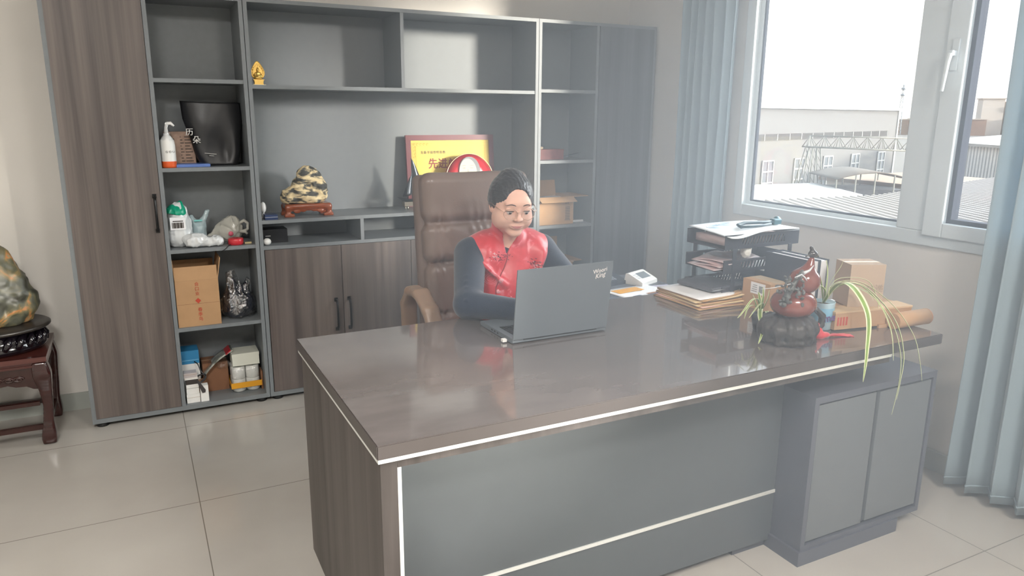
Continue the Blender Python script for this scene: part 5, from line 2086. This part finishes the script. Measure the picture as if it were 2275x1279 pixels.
# sweater
s = WS((.90, 2.10, .44), (1.68, 2.92, 1.10), .0045)
torso(s, .0065)
for W_, q in ((WRR, 1), (WRL, -1)):
    s.c(W_, Vector(W_) + Vector((.16 * q, -1, -.10)).normalized() * .03, .034, .033, k=.01)
for i in range(5):       # folds at the elbows
    f_ = .55 + i * .11
    for A_, B_ in ((SHR, ELR), (SHL, ELL)):
        p = Vector(A_).lerp(Vector(B_), f_) + Vector((0, -.045, .012))
        s.c(p + Vector((-.03, 0, .015)), p + Vector((.035, .004, -.012)), .0045, .003, k=.01)
    for A_, B_ in ((ELR, WRR), (ELL, WRL)):
        p = Vector(A_).lerp(Vector(B_), .1 + i * .2) + Vector((0, -.002, .042 - .002 * i))
        s.c(p + Vector((0, -.02, -.006)), p + Vector((.012, .025, -.004)), .0035, .0025, k=.01)
for W_, q in ((WRR, 1), (WRL, -1)):
    dirv = Vector((.16 * q, -1, -.10)).normalized()
    s.c(Vector(W_) + dirv * .085, Vector(W_) + dirv * .17, .06, .06, k=.002, sub=True)
s.e(hp((0, -.0, -.05)), (.066, .066, .07), .004, Hm, sub=True)
vcut(s, .028)
s.c((1.300, 2.592, .96), (1.281, 2.553, 1.12), .052, .052, k=.002, sub=True)
s.mesh('sweater', M_navyk, person)

# vest: trunk shell without sleeves, open V at the neck
m, n, b = node_mat('red_brocade')
tt = n.nodes.new('ShaderNodeTexCoord')
vo = n.nodes.new('ShaderNodeTexVoronoi')
vo.feature = 'DISTANCE_TO_EDGE'
vo.inputs['Scale'].default_value = 26
nz = n.nodes.new('ShaderNodeTexNoise')
nz.inputs['Scale'].default_value = 16
nz.inputs['Detail'].default_value = 5
nz.inputs['Distortion'].default_value = 1.5
n.links.new(tt.outputs['Object'], nz.inputs['Vector'])
n.links.new(tt.outputs['Object'], vo.inputs['Vector'])
c1 = n.nodes.new('ShaderNodeValToRGB')
els = c1.color_ramp.elements
els[0].position, els[0].color = .42, hexc('#c3222f')
els[1].position, els[1].color = .70, hexc('#e3808a')
q = els.new(.60)
q.color = hexc('#cd2f3d')
n.links.new(nz.outputs['Fac'], c1.inputs[0])
n.links.new(c1.outputs[0], b.inputs['Base Color'])
b.inputs['Roughness'].default_value = .36
b.inputs['Sheen Weight'].default_value = .4
bp = n.nodes.new('ShaderNodeBump')
bp.inputs['Strength'].default_value = .2
bp.inputs['Distance'].default_value = .004
n.links.new(nz.outputs['Fac'], bp.inputs['Height'])
n.links.new(bp.outputs[0], b.inputs['Normal'])
M_vest = m
s = WS((1.02, 2.38, .52), (1.60, 2.90, 1.14), .0036)
torso(s, .0135, arms=False)
s.e((1.20, 2.60, .93), (.07, .09, .09), .02, off=.006)
s.e((1.405, 2.60, .93), (.07, .09, .09), .02, off=.006)
# stand-up collar ring
s.c((1.300, 2.592, 1.00), (1.284, 2.560, 1.060), .068, .062, k=.015)
# wrinkles
for i, (a, b_) in enumerate((((1.15, 2.49, .93), (1.24, 2.47, .84)), ((1.42, 2.50, .95), (1.38, 2.46, .84)), ((1.2, 2.46, .78), (1.32, 2.45, .74)), ((1.36, 2.47, .90), (1.30, 2.45, .80)))):
    s.c(Vector(a) + Vector((0, .012, 0)), Vector(b_) + Vector((0, .012, 0)), .006, .004, k=.03)
# armholes
for SH, EL, q in ((SHR, ELR, -1), (SHL, ELL, 1)):
    SHv = Vector(SH)
    for zz in (.93, .88, .83, .80):
        s.e((SHv.x + q * (.074 - .010 * (.93 - zz) / .13), 2.56, zz), (.046, .13, .062), .006, sub=True)
    s.e((SHv.x + q * .064, 2.60, .975), (.040, .12, .07), .006, sub=True)
# neck hole and front opening
s.c((1.300, 2.592, .96), (1.281, 2.553, 1.12), .0555, .0545, k=.002, sub=True)
vcut(s, .0)
s.e(hp((0, .0, -.05)), (.062, .066, .068), .003, Hm, sub=True)
s.full()
s.d = np.maximum(s.d, -(s.P[..., 2] - .60))
vest = s.mesh('vest', M_vest, person)
# placket seam, buttons, embroidery on the vest surface
from mathutils.bvhtree import BVHTree


def surf(o_):
    me = o_.data
    return BVHTree.FromPolygons([v.co.copy() for v in me.vertices], [tuple(p.vertices) for p in me.polygons])


bv = surf(vest)


def onto(bt, x, z, y0=2.2):
    h = bt.ray_cast(Vector((x, y0, z)), Vector((0, 1, 0)))
    return (h[0], h[1]) if h[0] is not None else (Vector((x, 2.5, z)), Vector((0, -1, 0)))


bm = BM()
pts = [onto(bv, x, z)[0] + Vector((0, -.0012, 0)) for x, z in ((1.266, .955), (1.258, .93), (1.245, .905), (1.228, .88), (1.212, .855), (1.206, .83), (1.205, .80), (1.205, .77), (1.205, .74), (1.205, .70), (1.205, .66))]
tube(bm, pts, .0022, 6)
obj('placket_piping', bm, mat('dark_red_piping', '#8d1c28', .5), vest)
bm = BM()
cpts = []
for i in range(37):
    a = R(20) + i / 36 * R(320)
    c_ = Vector((1.283, 2.552, 1.073))
    cpts.append(c_ + Vector((.060 * math.sin(a + math.pi), .060 * math.cos(a + math.pi), .004 * math.cos(a))))
for z in (.86, .815, .765):
    p, nn_ = onto(bv, 1.220 if z > .85 else 1.214, z)
    bm = BM()
    lathe(bm, [(0, .003), (.006, .003), (.0085, .0015), (.0085, 0), (0, 0)], 16)
    o_ = obj('button', bm, mat('rose_button', '#e8a9b0', .3), vest, loc=p, rot=Vector((0, 0, 1)).rotation_difference(nn_).to_euler())
rnd = random.Random(12)
for nm, cx_, cz_, w_, h_, n_, mm in (('embroidery_sprig', 1.232, .945, .045, .018, 46, mat('brown_thread', '#5f2630', .6)), ('embroidery_sprig', 1.375, .905, .038, .022, 60, mat('plum_thread', '#4a2030', .6)),
                                     ('embroidery_blossom', 1.205, .955, .018, .018, 16, mat('pale_thread', '#ecc9cc', .6)), ('embroidery_blossom', 1.385, .90, .030, .018, 18, mat('pale_thread', '#ecc9cc', .6)),
                                     ('embroidery_blossom', 1.255, .775, .012, .016, 10, mat('pale_thread', '#ecc9cc', .6))):
    bm = BM()
    for i in range(n_):
        x, z = cx_ + rnd.gauss(0, w_ * .45), cz_ + rnd.gauss(0, h_ * .5)
        p, nn_ = onto(bv, x, z)
        a = rnd.uniform(-.5, .5)
        d_ = Vector((math.cos(a), 0, -math.sin(a) - .3)) * rnd.uniform(.003, .007)
        q2, _ = onto(bv, x + d_.x, z + d_.z)
        tube(bm, [p + Vector((0, -.0005, 0)), q2 + Vector((0, -.0006, 0))], .0011, 4)
    obj(nm, bm, mm, vest)
bm = BM()
for r_ in (.012, .018, .023):
    tube(bm, [onto(bv, 1.19 + r_ * math.cos(a), .865 + r_ * math.sin(a))[0] + Vector((0, -.0004, 0)) for a in np.linspace(0, 2 * math.pi, 21)[:-1]], .0009, 4, closed=True)
obj('embroidery_medallion', bm, mat('rose_thread', '#e2848c', .6), vest)

# trousers and shoes (under the desk)
s = WS((1.08, 2.04, .0), (1.54, 2.92, .66), .008)
s.e((1.30, 2.72, .55), (.182, .145, .085), .03)
for q, kx in ((-1, 1.215), (1, 1.385)):
    s.c((1.30 + q * .075, 2.70, .56), (kx, 2.30, .575), .082, .062, k=.03)
    s.c((kx, 2.30, .57), (kx, 2.26, .13), .060, .048, k=.03)
s.mesh('trousers', mat('black_trousers', '#17181c', .8), person)
for q, kx in ((-1, 1.215), (1, 1.385)):
    g = SDF((-.06, -.19, -.005), (.06, .08, .14), .005)
    g.add(g.ell((0, -.05, .035), (.042, .125, .04))).add(g.ell((0, .02, .06), (.038, .05, .055)), .02)
    g.inter(g.half((0, 0, .001), (0, 0, -1)))
    g.mesh('shoe', mat('black_shoe', '#121214', .3), person, loc=(kx, 2.25, 0))

# hair
s = WS((1.12, 2.33, .98), (1.43, 2.66, 1.33), .0026)
he((0, .018, .033), (.082, .099, .083), .01)
he((0, .040, .0), (.077, .074, .080), .02)
he((0, .088, -.045), (.045, .028, .045), .02)
he((.0, .040, .102), (.038, .040, .022), .02)
he((-.004, .034, .108), (.022, .020, .010), .010)
for q in (-1, 1):
    he((q * .074, .018, .010), (.010, .036, .034), .012)
# face opening: high rounded forehead, hair drawn back over the temples
he((0, -.090, -.030), (.066, .066, .104), .004, sub=True)
he((0, -.094, .040), (.056, .045, .052), .004, sub=True)
he((0, -.088, .0), (.072, .052, .060), .004, sub=True)
he((0, .0, -.075), (.070, .085, .045), .006, sub=True)
s.full()
q_ = (s.P - np.array(HC)) @ HRn
an_ = np.arctan2(q_[..., 0], q_[..., 2] + .05)
s.d += .0006 * np.sin(an_ * 60 + 5 * np.sin(q_[..., 1] * 30)) + .0010 * hashnoise(s.P, 31, 90)
hair = s.mesh('hair', M_hair, person)
bm = BM()
rnd = random.Random(5)
for i in range(16):
    a = rnd.uniform(.1, 1.2)
    y_ = rnd.uniform(-.04, .05)
    r0 = .083
    b_ = Vector((r0 * math.sin(a) * .98, y_, .04 + (r0 + .002) * math.cos(a) * math.sqrt(max(.2, 1 - (y_ / .12) ** 2))))
    up = Vector((math.sin(a), 0, math.cos(a)))
    tube(bm, [hp(b_ - up * .004), hp(b_ + up * .006 + Vector((0, .012, 0))), hp(b_ + up * rnd.uniform(.004, .012) + Vector((rnd.uniform(-.01, .014), .03, -.002)))], [.0004, .0004, .0002], 4)
obj('loose_strands', bm, M_hair, hair)

# eyes, lids, brows, lips
M_eyew = mat('eye_white', '#e6ddd8', .25)
M_iris = mat('dark_iris', '#1e1512', .15)
for q in (-1, 1):
    bm = BM()
    bmesh.ops.create_uvsphere(bm, u_segments=48, v_segments=36, radius=.0106)
    for f in bm.faces:
        f.smooth = True
        c_ = f.calc_center_median()
        f.material_index = 1 if (c_.y < -.0088 + .0 and abs(c_.z + .0025) < .006) else 0
    o_ = obj('eye', bm, [M_eyew, M_iris], person)
    o_.matrix_world = Matrix.Translation(hp((q * .032, -.0768, -.0055))) @ HR.to_4x4() @ Matrix.Rotation(R(16), 4, 'X')
    bm = BM()
    tube(bm, [hp((q * .032 + x * .0165, -.0885 + .010 * x * x * (1 if x * q > 0 else .7), -.0030 + .0030 * (1 - x * x))) for x in np.linspace(-1, 1, 11)], [.0004, .0009, .0012, .0014, .0014, .0014, .0014, .0014, .0013, .001, .0005], 6)
    obj('eyelash', bm, M_hair, person)
bvh = surf(person)


def onhead(x, z):
    """point on the face surface under head-local (x, z)"""
    o0 = hp((x, -.16, z))
    d_ = HR @ Vector((0, 1, 0))
    h = bvh.ray_cast(o0, d_)
    return (h[0] if h[0] is not None else hp((x, -.08, z))), d_


for q in (-1, 1):
    bm = BM()
    pts = []
    for x in np.linspace(0, 1, 9):
        p, d_ = onhead(q * (.014 + .036 * x), .0215 + .0055 * math.sin(math.pi * min(1, x * 1.05)) - .003 * x)
        pts.append(p - d_ * .0003)
    tube(bm, pts, [.0011, .0019, .0022, .0022, .0021, .0019, .0016, .0012, .0006], 6)
    obj('eyebrow', bm, mat('soft_brow', '#4a3b38', .8), person)
bm = BM()
for dz_, rr2, ww in ((.0020, .0024, .021), (-.0034, .0030, .018)):
    pts = []
    for x in np.linspace(-1, 1, 11):
        p, d_ = onhead(ww * x, -.062 + dz_ * (1 - x * x) + (.0012 * x * x))
        pts.append(p + d_ * .0008)
    tube(bm, pts, [rr2 * math.sqrt(max(.05, 1 - x * x)) for x in np.linspace(-1, 1, 11)], 8)
obj('lips', bm, M_lip, person)
bm = BM()
pts = []
for x in np.linspace(-1, 1, 11):
    p, d_ = onhead(.023 * x, -.0617 + .0030 * x * x)
    pts.append(p - d_ * .0008)
tube(bm, pts, .0008, 5)
obj('mouth_line', bm, mat('mouth_line', '#7a3f3c', .6), person)
# glasses
t = thing('eyeglasses', 'thin gold-rimmed round eyeglasses worn by the seated person', 'glasses', HC)
t.rotation_euler = HR.to_euler()
M_gframe = mat('rose_gold_wire', '#d9b49c', .25, metal=.7)
for q in (-1, 1):
    bm = BM()
    ring = []
    for i in range(32):
        a = 2 * math.pi * i / 32
        ring.append((q * .034 + .0245 * math.cos(a) * (1 + .06 * math.cos(2 * a)), -.1015 + .0016 * abs(math.cos(a)) + .006 * max(0, q * math.cos(a)) ** 2, -.0075 + .0225 * math.sin(a)))
    tube(bm, ring, .0010, 6, closed=True)
    rim = obj('rim', bm, M_gframe, t)
    bm = BM()
    bm.faces.new([bm.verts.new(p) for p in ring])
    obj('lens', bm, glass_mat('lens_glass', (.97, .97, .97), .08) if 'lens_glass' not in MATS else MATS['lens_glass'], rim)
    bm = BM()
    tube(bm, [(q * .059, -.096, .000), (q * .070, -.084, .004), (q * .080, -.03, .004), (q * .084, .012, .002), (q * .083, .024, -.016)], [.0013, .0012, .0011, .0013, .0015], 6)
    obj('temple', bm, M_gframe, t)
bm = BM()
tube(bm, [(-.0105, -.101, -.002), (-.004, -.1035, .002), (.004, -.1035, .002), (.0105, -.101, -.002)], .0009, 6)
obj('bridge', bm, M_gframe, t)

# ================================================================ outside the window
GZ = -6.2
DIM[0] = .27      # outdoor colours scaled down to hold back the strong daylight on them
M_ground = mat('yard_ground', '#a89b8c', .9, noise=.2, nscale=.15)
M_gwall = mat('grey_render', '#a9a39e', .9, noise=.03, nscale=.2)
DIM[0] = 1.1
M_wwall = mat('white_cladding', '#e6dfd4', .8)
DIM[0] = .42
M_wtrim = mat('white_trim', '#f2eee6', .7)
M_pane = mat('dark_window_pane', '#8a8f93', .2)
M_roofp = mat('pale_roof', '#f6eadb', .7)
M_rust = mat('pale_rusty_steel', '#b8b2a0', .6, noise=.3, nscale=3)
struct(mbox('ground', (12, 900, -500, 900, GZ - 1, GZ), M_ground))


def local(o_, p):
    return Vector(p) - o_.location


# grey factory hall
A, B = Vector((16.7, 36.6)), Vector((74.2, 53.97))
d = (B - A).normalized()
nrm = Vector((-d.y, d.x))
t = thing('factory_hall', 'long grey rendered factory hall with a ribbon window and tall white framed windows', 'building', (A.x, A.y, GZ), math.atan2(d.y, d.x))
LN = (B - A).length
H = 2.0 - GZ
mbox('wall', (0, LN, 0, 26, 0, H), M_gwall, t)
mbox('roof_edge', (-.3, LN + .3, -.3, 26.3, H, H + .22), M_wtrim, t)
mbox('corner_trim', (LN - .25, LN + .1, -.1, 0, 0, H), M_wtrim, t)
rz0, rz1 = -.58 - GZ, -.07 - GZ
bm = BM()
box(bm, 22, LN - 2.5, -.06, 0, rz0, rz1)
o = obj('ribbon_window', bm, mat('ribbon_glass', '#6a6560', 1.0, spec=0), t)
bm = BM()
for i in range(26):
    xx = 22 + i * 2.2
    if xx < LN - 2.6:
        box(bm, xx, xx + .08, -.1, -.05, rz0, rz1)
obj('mullions', bm, M_wtrim, t)
for px_, py_ in ((47.1, 46.0), (52.6, 47.5), (58.2, 49.2), (64.2, 51.0), (70.6, 52.9)):
    xx = (Vector((px_, py_)) - A).dot(d)
    z0_, z1_ = -5.0 - GZ, -2.2 - GZ
    bm = BM()
    W_ = 1.0
    box(bm, xx - W_, xx + W_, -.12, -.02, z0_, z0_ + .1)
    box(bm, xx - W_, xx + W_, -.12, -.02, z1_ - .1, z1_)
    for xx2 in (xx - W_, xx - .05, xx + W_ - .12):
        box(bm, xx2, xx2 + .12, -.12, -.02, z0_, z1_)
    for k in range(1, 3):
        zz = z0_ + (z1_ - z0_) * k / 3
        box(bm, xx - W_, xx + W_, -.12, -.02, zz - .05, zz + .05)
    f_ = obj('window_frame', bm, M_wtrim, t)
    mbox('pane', (xx - W_ + .1, xx + W_ - .1, -.05, -.01, z0_ + .1, z1_ - .1), M_pane, f_)

# gantry crane
t = thing('gantry_crane', 'pale steel lattice gantry crane standing before the grey hall', 'crane', (41, 36.2, GZ))
P0, P1 = Vector((40.7, 36.36)), Vector((49.5, 31.8))
dd = (P1 - P0).normalized()
side = Vector((-dd.y, dd.x))


def gp(s, o_, z):
    q = P0 + dd * s + side * o_
    return Vector((q.x - 41, q.y - 36.2, z - GZ))


LT = (P1 - P0).length
bm = BM()
zb0, zb1, zt0, zt1 = -.60, -.92, .13, -.05
N_ = 9
for o_ in (-.35, .35):
    tube(bm, [gp(0, o_, zb0), gp(LT, o_, zb1)], .055, 6)
tube(bm, [gp(.35, 0, zt0), gp(LT - .9, 0, zt1)], .05, 6)
for k in range(N_):
    s0_, s1_ = .35 + (LT - 1.2) * k / N_, .35 + (LT - 1.2) * (k + 1) / N_
    for o_ in (-.35, .35):
        zb_ = lambda s: zb0 + (zb1 - zb0) * s / LT
        zt_ = lambda s: zt0 + (zt1 - zt0) * s / LT
        mid = (s0_ + s1_) / 2
        tube(bm, [gp(s0_, 0, zt_(s0_)), gp(mid, o_, zb_(mid))], .026, 5)
        tube(bm, [gp(mid, o_, zb_(mid)), gp(s1_, 0, zt_(s1_))], .026, 5)
        tube(bm, [gp(s0_, 0, zt_(s0_)), gp(s0_, o_, zb_(s0_))], .024, 5)
    tube(bm, [gp(s0_, -.35, zb0 + (zb1 - zb0) * s0_ / LT), gp(s0_, .35, zb0 + (zb1 - zb0) * s0_ / LT)], .022, 5)
for o_ in (-.35, .35):
    tube(bm, [gp(LT - .9, 0, zt1), gp(LT, o_, zb1)], .035, 5)
    tube(bm, [gp(.35, 0, zt0), gp(0, o_, zb0)], .035, 5)
obj('truss_girder', bm, M_rust, t)
for (sa, sb) in ((.35, -.45), (.85, 1.25)):
    bm = BM()
    for o_ in (-.12, .12):
        tube(bm, [gp(sa + o_, -.3, zb0), gp(sb + o_ * 1.4, -1.2, GZ)], .045, 6)
        tube(bm, [gp(sa + o_, .3, zb0), gp(sb + o_ * 1.4, 1.2, GZ)], .045, 6)
    K = 11
    for k in range(K):
        f0, f1 = k / K, (k + 1) / K
        for sg in (-1, 1):
            w0, w1_ = .12 * (1 + .4 * f0), .12 * (1 + .4 * f1)
            q0 = gp(sa + (sb - sa) * f0 - w0, sg * (.3 + .9 * f0), zb0 + (GZ - zb0) * f0)
            q1 = gp(sa + (sb - sa) * f1 + w1_, sg * (.3 + .9 * f1), zb0 + (GZ - zb0) * f1)
            tube(bm, [q0, q1], .022, 5)
    obj('leg', bm, M_rust, t)

# white cladded hall to the right
t = thing('white_hall', 'white ribbed hall to the right, beyond the corrugated roof', 'building', (60, 34, GZ))
A2, B2 = Vector((73.3, 48.5)), Vector((62.0, 28.0))
d2 = (B2 - A2).normalized()
n2 = Vector((-d2.y, d2.x))
if n2.x < 0:
    n2 = -n2
bm = BM()


def quadprism(bm, pts, z0_, z1_, off):
    v = [bm.verts.new((p.x - off[0], p.y - off[1], z0_ - GZ)) for p in pts] + [bm.verts.new((p.x - off[0], p.y - off[1], z1_ - GZ)) for p in pts]
    k = len(pts)
    bm.faces.new(v[:k][::-1])
    bm.faces.new(v[k:])
    for i in range(k):
        bm.faces.new((v[i], v[(i + 1) % k], v[k + (i + 1) % k], v[k + i]))


quadprism(bm, [A2, B2, B2 + n2 * 18, A2 + n2 * 18], GZ, -1.15, (60, 34))
obj('wall', bm, M_wwall, t)
bm = BM()
L2 = (B2 - A2).length
k_ = 0
while k_ * .5 < L2:
    q = A2 + d2 * (k_ * .5)
    quadprism(bm, [q, q + d2 * .12, q + d2 * .12 - n2 * .06, q - n2 * .06], GZ, -1.16, (60, 34))
    k_ += 1
obj('wall_ribs', bm, M_wtrim, t)
bm = BM()
v = []
for p_, z_ in ((A2 - n2 * .5, -1.1), (B2 - n2 * .5, -1.1), (B2 + n2 * 9, -.2), (A2 + n2 * 9, -.2)):
    v.append(bm.verts.new((p_.x - 60, p_.y - 34, z_ - GZ)))
bm.faces.new(v)
solid(obj('roof', bm, M_roofp, t), .25)

# near corrugated roof (runs away from the window)
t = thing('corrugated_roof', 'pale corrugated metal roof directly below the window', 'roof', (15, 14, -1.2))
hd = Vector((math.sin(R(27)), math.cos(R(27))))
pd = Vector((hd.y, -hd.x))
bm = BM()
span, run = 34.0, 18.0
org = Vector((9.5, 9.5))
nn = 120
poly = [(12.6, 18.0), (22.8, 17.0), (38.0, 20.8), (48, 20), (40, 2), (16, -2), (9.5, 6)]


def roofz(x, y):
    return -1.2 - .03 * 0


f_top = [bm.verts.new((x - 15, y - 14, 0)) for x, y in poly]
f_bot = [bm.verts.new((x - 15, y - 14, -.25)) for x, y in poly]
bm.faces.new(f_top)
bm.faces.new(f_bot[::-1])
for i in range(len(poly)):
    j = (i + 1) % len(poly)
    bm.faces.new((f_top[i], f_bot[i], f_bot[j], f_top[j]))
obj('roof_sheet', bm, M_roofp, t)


def clip_line(o_, d_, poly_):
    """parameter range of a line inside a polygon"""
    ts = []
    for i in range(len(poly_)):
        a, b_ = Vector(poly_[i]), Vector(poly_[(i + 1) % len(poly_)])
        e_ = b_ - a
        den = d_.x * e_.y - d_.y * e_.x
        if abs(den) < 1e-9:
            continue
        w_ = a - o_
        s_ = (w_.x * e_.y - w_.y * e_.x) / den
        u_ = (w_.x * d_.y - w_.y * d_.x) / den
        if 0 <= u_ <= 1:
            ts.append(s_)
    return (min(ts), max(ts)) if len(ts) >= 2 else None


bm = BM()
for k in range(-60, 90):
    o_ = Vector((20, 12)) + pd * (k * .30)
    r_ = clip_line(o_, hd, poly)
    if not r_:
        continue
    a, b_ = o_ + hd * r_[0], o_ + hd * r_[1]
    prof = [(-.05, 0), (-.03, .045), (.03, .045), (.05, 0)]
    va = [bm.verts.new((a.x + pd.x * s - 15, a.y + pd.y * s - 14, z)) for s, z in prof]
    vb = [bm.verts.new((b_.x + pd.x * s - 15, b_.y + pd.y * s - 14, z)) for s, z in prof]
    for i in range(3):
        bm.faces.new((va[i], vb[i], vb[i + 1], va[i + 1]))
ob_ = obj('corrugation', bm, mat('roof_rib', '#e6d8ca', .6), t)
ob_['kind'] = 'stuff'

# flat white roof left, canopy, dark block for its shade, pale stacks
t = thing('flat_shed', 'flat white roofed shed between the window and the grey hall', 'building', (33, 32, GZ))
bm = BM()
quadprism(bm, [Vector((20.5, 30)), Vector((31.5, 26.5)), Vector((36.5, 28.6)), Vector((40.0, 34.6)), Vector((34.6, 35.2)), Vector((22.5, 36))], GZ, -3.0, (33, 32))
obj('walls', bm, M_wwall, t)
bm = BM()
quadprism(bm, [Vector((20.3, 29.8)), Vector((31.5, 26.2)), Vector((36.8, 28.4)), Vector((40.3, 34.8)), Vector((34.6, 35.5)), Vector((22.3, 36.2))], -3.0, -2.88, (33, 32))
obj('roof', bm, mat('white_roof', '#f4efe8', .6), t)
t = thing('arched_canopy', 'brown arched canopy roof with open dark sides below the crane', 'canopy', (40.5, 31, GZ))
bm = BM()
va = Vector((38.3, 31.5))
vb = Vector((42.3, 29.2))
dv = (vb - va)
dn = Vector((-dv.y, dv.x)).normalized()
sheet(bm, lambda u, v: Vector((va.x + dv.x * u + dn.x * (v * 5) - 40.5, va.y + dv.y * u + dn.y * (v * 5) - 31, -2.32 + .42 * math.sin(math.pi * u) - GZ)), 16, 2)
solid(obj('roof_sheet', bm, mat('brown_tarp', '#8f7f70', .8), t, smooth=True), .06)
for u in (0, .25, .5, .75, 1):
    for v_ in (0, 5):
        bm = BM()
        q = va + dv * u + dn * v_
        tube(bm, [(q.x - 40.5, q.y - 31, 0), (q.x - 40.5, q.y - 31, -2.34 + .42 * math.sin(math.pi * u) - GZ)], .05, 6)
        obj('post', bm, M_rust, t)
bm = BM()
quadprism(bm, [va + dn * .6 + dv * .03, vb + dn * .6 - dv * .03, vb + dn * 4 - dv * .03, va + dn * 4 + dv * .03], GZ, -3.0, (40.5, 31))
obj('shade_block', bm, mat('canopy_shade', '#6c6a6c', .9, noise=.3, nscale=6), t)  # dark block put in for the shade under the canopy
t = thing('low_shed', 'low tan roofed shed right of the arched canopy', 'building', (47, 32, GZ))
mbox('wall', (-3, 6, -2, 5, 0, 3.2), M_wwall, t)
mbox('roof', (-3.4, 6.4, -2.4, 5.4, 3.2, 3.45), mat('tan_roof', '#c9a98a', .8), t)

# far skyline
DIM[0] = .8  # far colours lifted to paint in the paleness of distant air
M_far = [mat('far_brick', '#c2a184', .9, noise=.3, nscale=.1), mat('far_pale', '#d9cbbb', .9, noise=.15, nscale=.1), mat('far_brown', '#a57c5e', .9, noise=.35, nscale=.12)]
for k, (x, y, w_, h_, mi) in enumerate(((300, 196, 34, 6.3, 2), (335, 170, 40, 7.0, 2), (280, 214, 30, 6.0, 0), (262, 226, 28, 7.4, 1), (240, 236, 30, 8.2, 0), (222, 246, 24, 8.0, 1), (205, 262, 26, 8.4, 0),
                                        (352, 150, 34, 7.8, 0), (318, 190, 10, 14.5, 1), (326, 184, 12, 13.2, 1), (370, 136, 40, 9.5, 2))):
    t = thing('far_building', ['brown low block far off, left of the pale tower blocks', 'brown low block far off, below the pale tower blocks', 'tan low block on the skyline just right of the grey hall',
                               'pale low block on the skyline above the right end of the grey hall', 'tan low block on the skyline above the middle of the grey hall', 'pale low block on the skyline above the left part of the hall',
                               'tan low block on the skyline at the left window edge', 'tan low block far off at the right curtain', 'pale tower block on the skyline, slimmer of two', 'pale tower block on the skyline, wider of two',
                               'brown long block on the skyline behind the right curtain'][k], 'building', (x, y, GZ), R(-40), 'far buildings on the skyline')
    w_ *= .8
    mbox('wall', (-w_ / 2, w_ / 2, -3, 3, 0, h_), M_far[mi], t)
    if k in (3, 4):
        bm = BM()
        prism(bm, [(-5, h_), (5, h_), (0, h_ + 2.4)], 0, -w_ / 2, w_ / 2)
        obj('roof', bm, mat('red_tiles', '#b5563f', .8), t)
    else:
        mbox('roof', (-w_ / 2 - .5, w_ / 2 + .5, -3.5, 3.5, h_, h_ + .4), mat('far_roof', '#c9b6a4', .9), t)
    if k == 9:
        mbox('blue_sign', (-4, 5, -4.3, -4.0, h_ - 3.4, h_ - 1.4), mat('pale_blue_sign', '#8fb6c8', .6), t)
t = thing('radio_mast', 'thin lattice radio mast rising above the skyline', 'mast', (283, 205, GZ))
bm = BM()
for a in (0, 2.1, 4.2):
    tube(bm, [(1.4 * math.cos(a), 1.4 * math.sin(a), 0), (.2 * math.cos(a), .2 * math.sin(a), 20)], .12, 5)
for k in range(14):
    f0, f1 = k / 14, (k + 1) / 14
    for a in (0, 2.1, 4.2):
        r0, r1 = 1.4 - 1.2 * f0, 1.4 - 1.2 * f1
        tube(bm, [(r0 * math.cos(a), r0 * math.sin(a), 20 * f0), (r1 * math.cos(a + 2.1), r1 * math.sin(a + 2.1), 20 * f1)], .08, 4)
obj('lattice', bm, mat('mast_grey', '#9aa0a6', .6), t)
for zz in (15.5, 18):
    bm = BM()
    lathe(bm, [(0, 0), (.9, 0), (.9, .8), (0, .8)], 12, (0, 0, zz))
    obj('antenna_ring', bm, mat('mast_grey', '#9aa0a6', .6), t)

# ================================================================ added scattering volume that imitates lens glare from the bright window
m = bpy.data.materials.new('veil_volume')
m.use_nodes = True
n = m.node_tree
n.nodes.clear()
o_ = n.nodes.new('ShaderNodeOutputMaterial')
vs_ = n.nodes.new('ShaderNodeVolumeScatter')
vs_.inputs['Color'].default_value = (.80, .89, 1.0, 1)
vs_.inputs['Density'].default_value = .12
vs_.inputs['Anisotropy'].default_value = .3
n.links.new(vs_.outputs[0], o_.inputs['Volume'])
o = mbox('glare_veil', (.55, 2.94, .4, 3.80, .01, 2.6), m)
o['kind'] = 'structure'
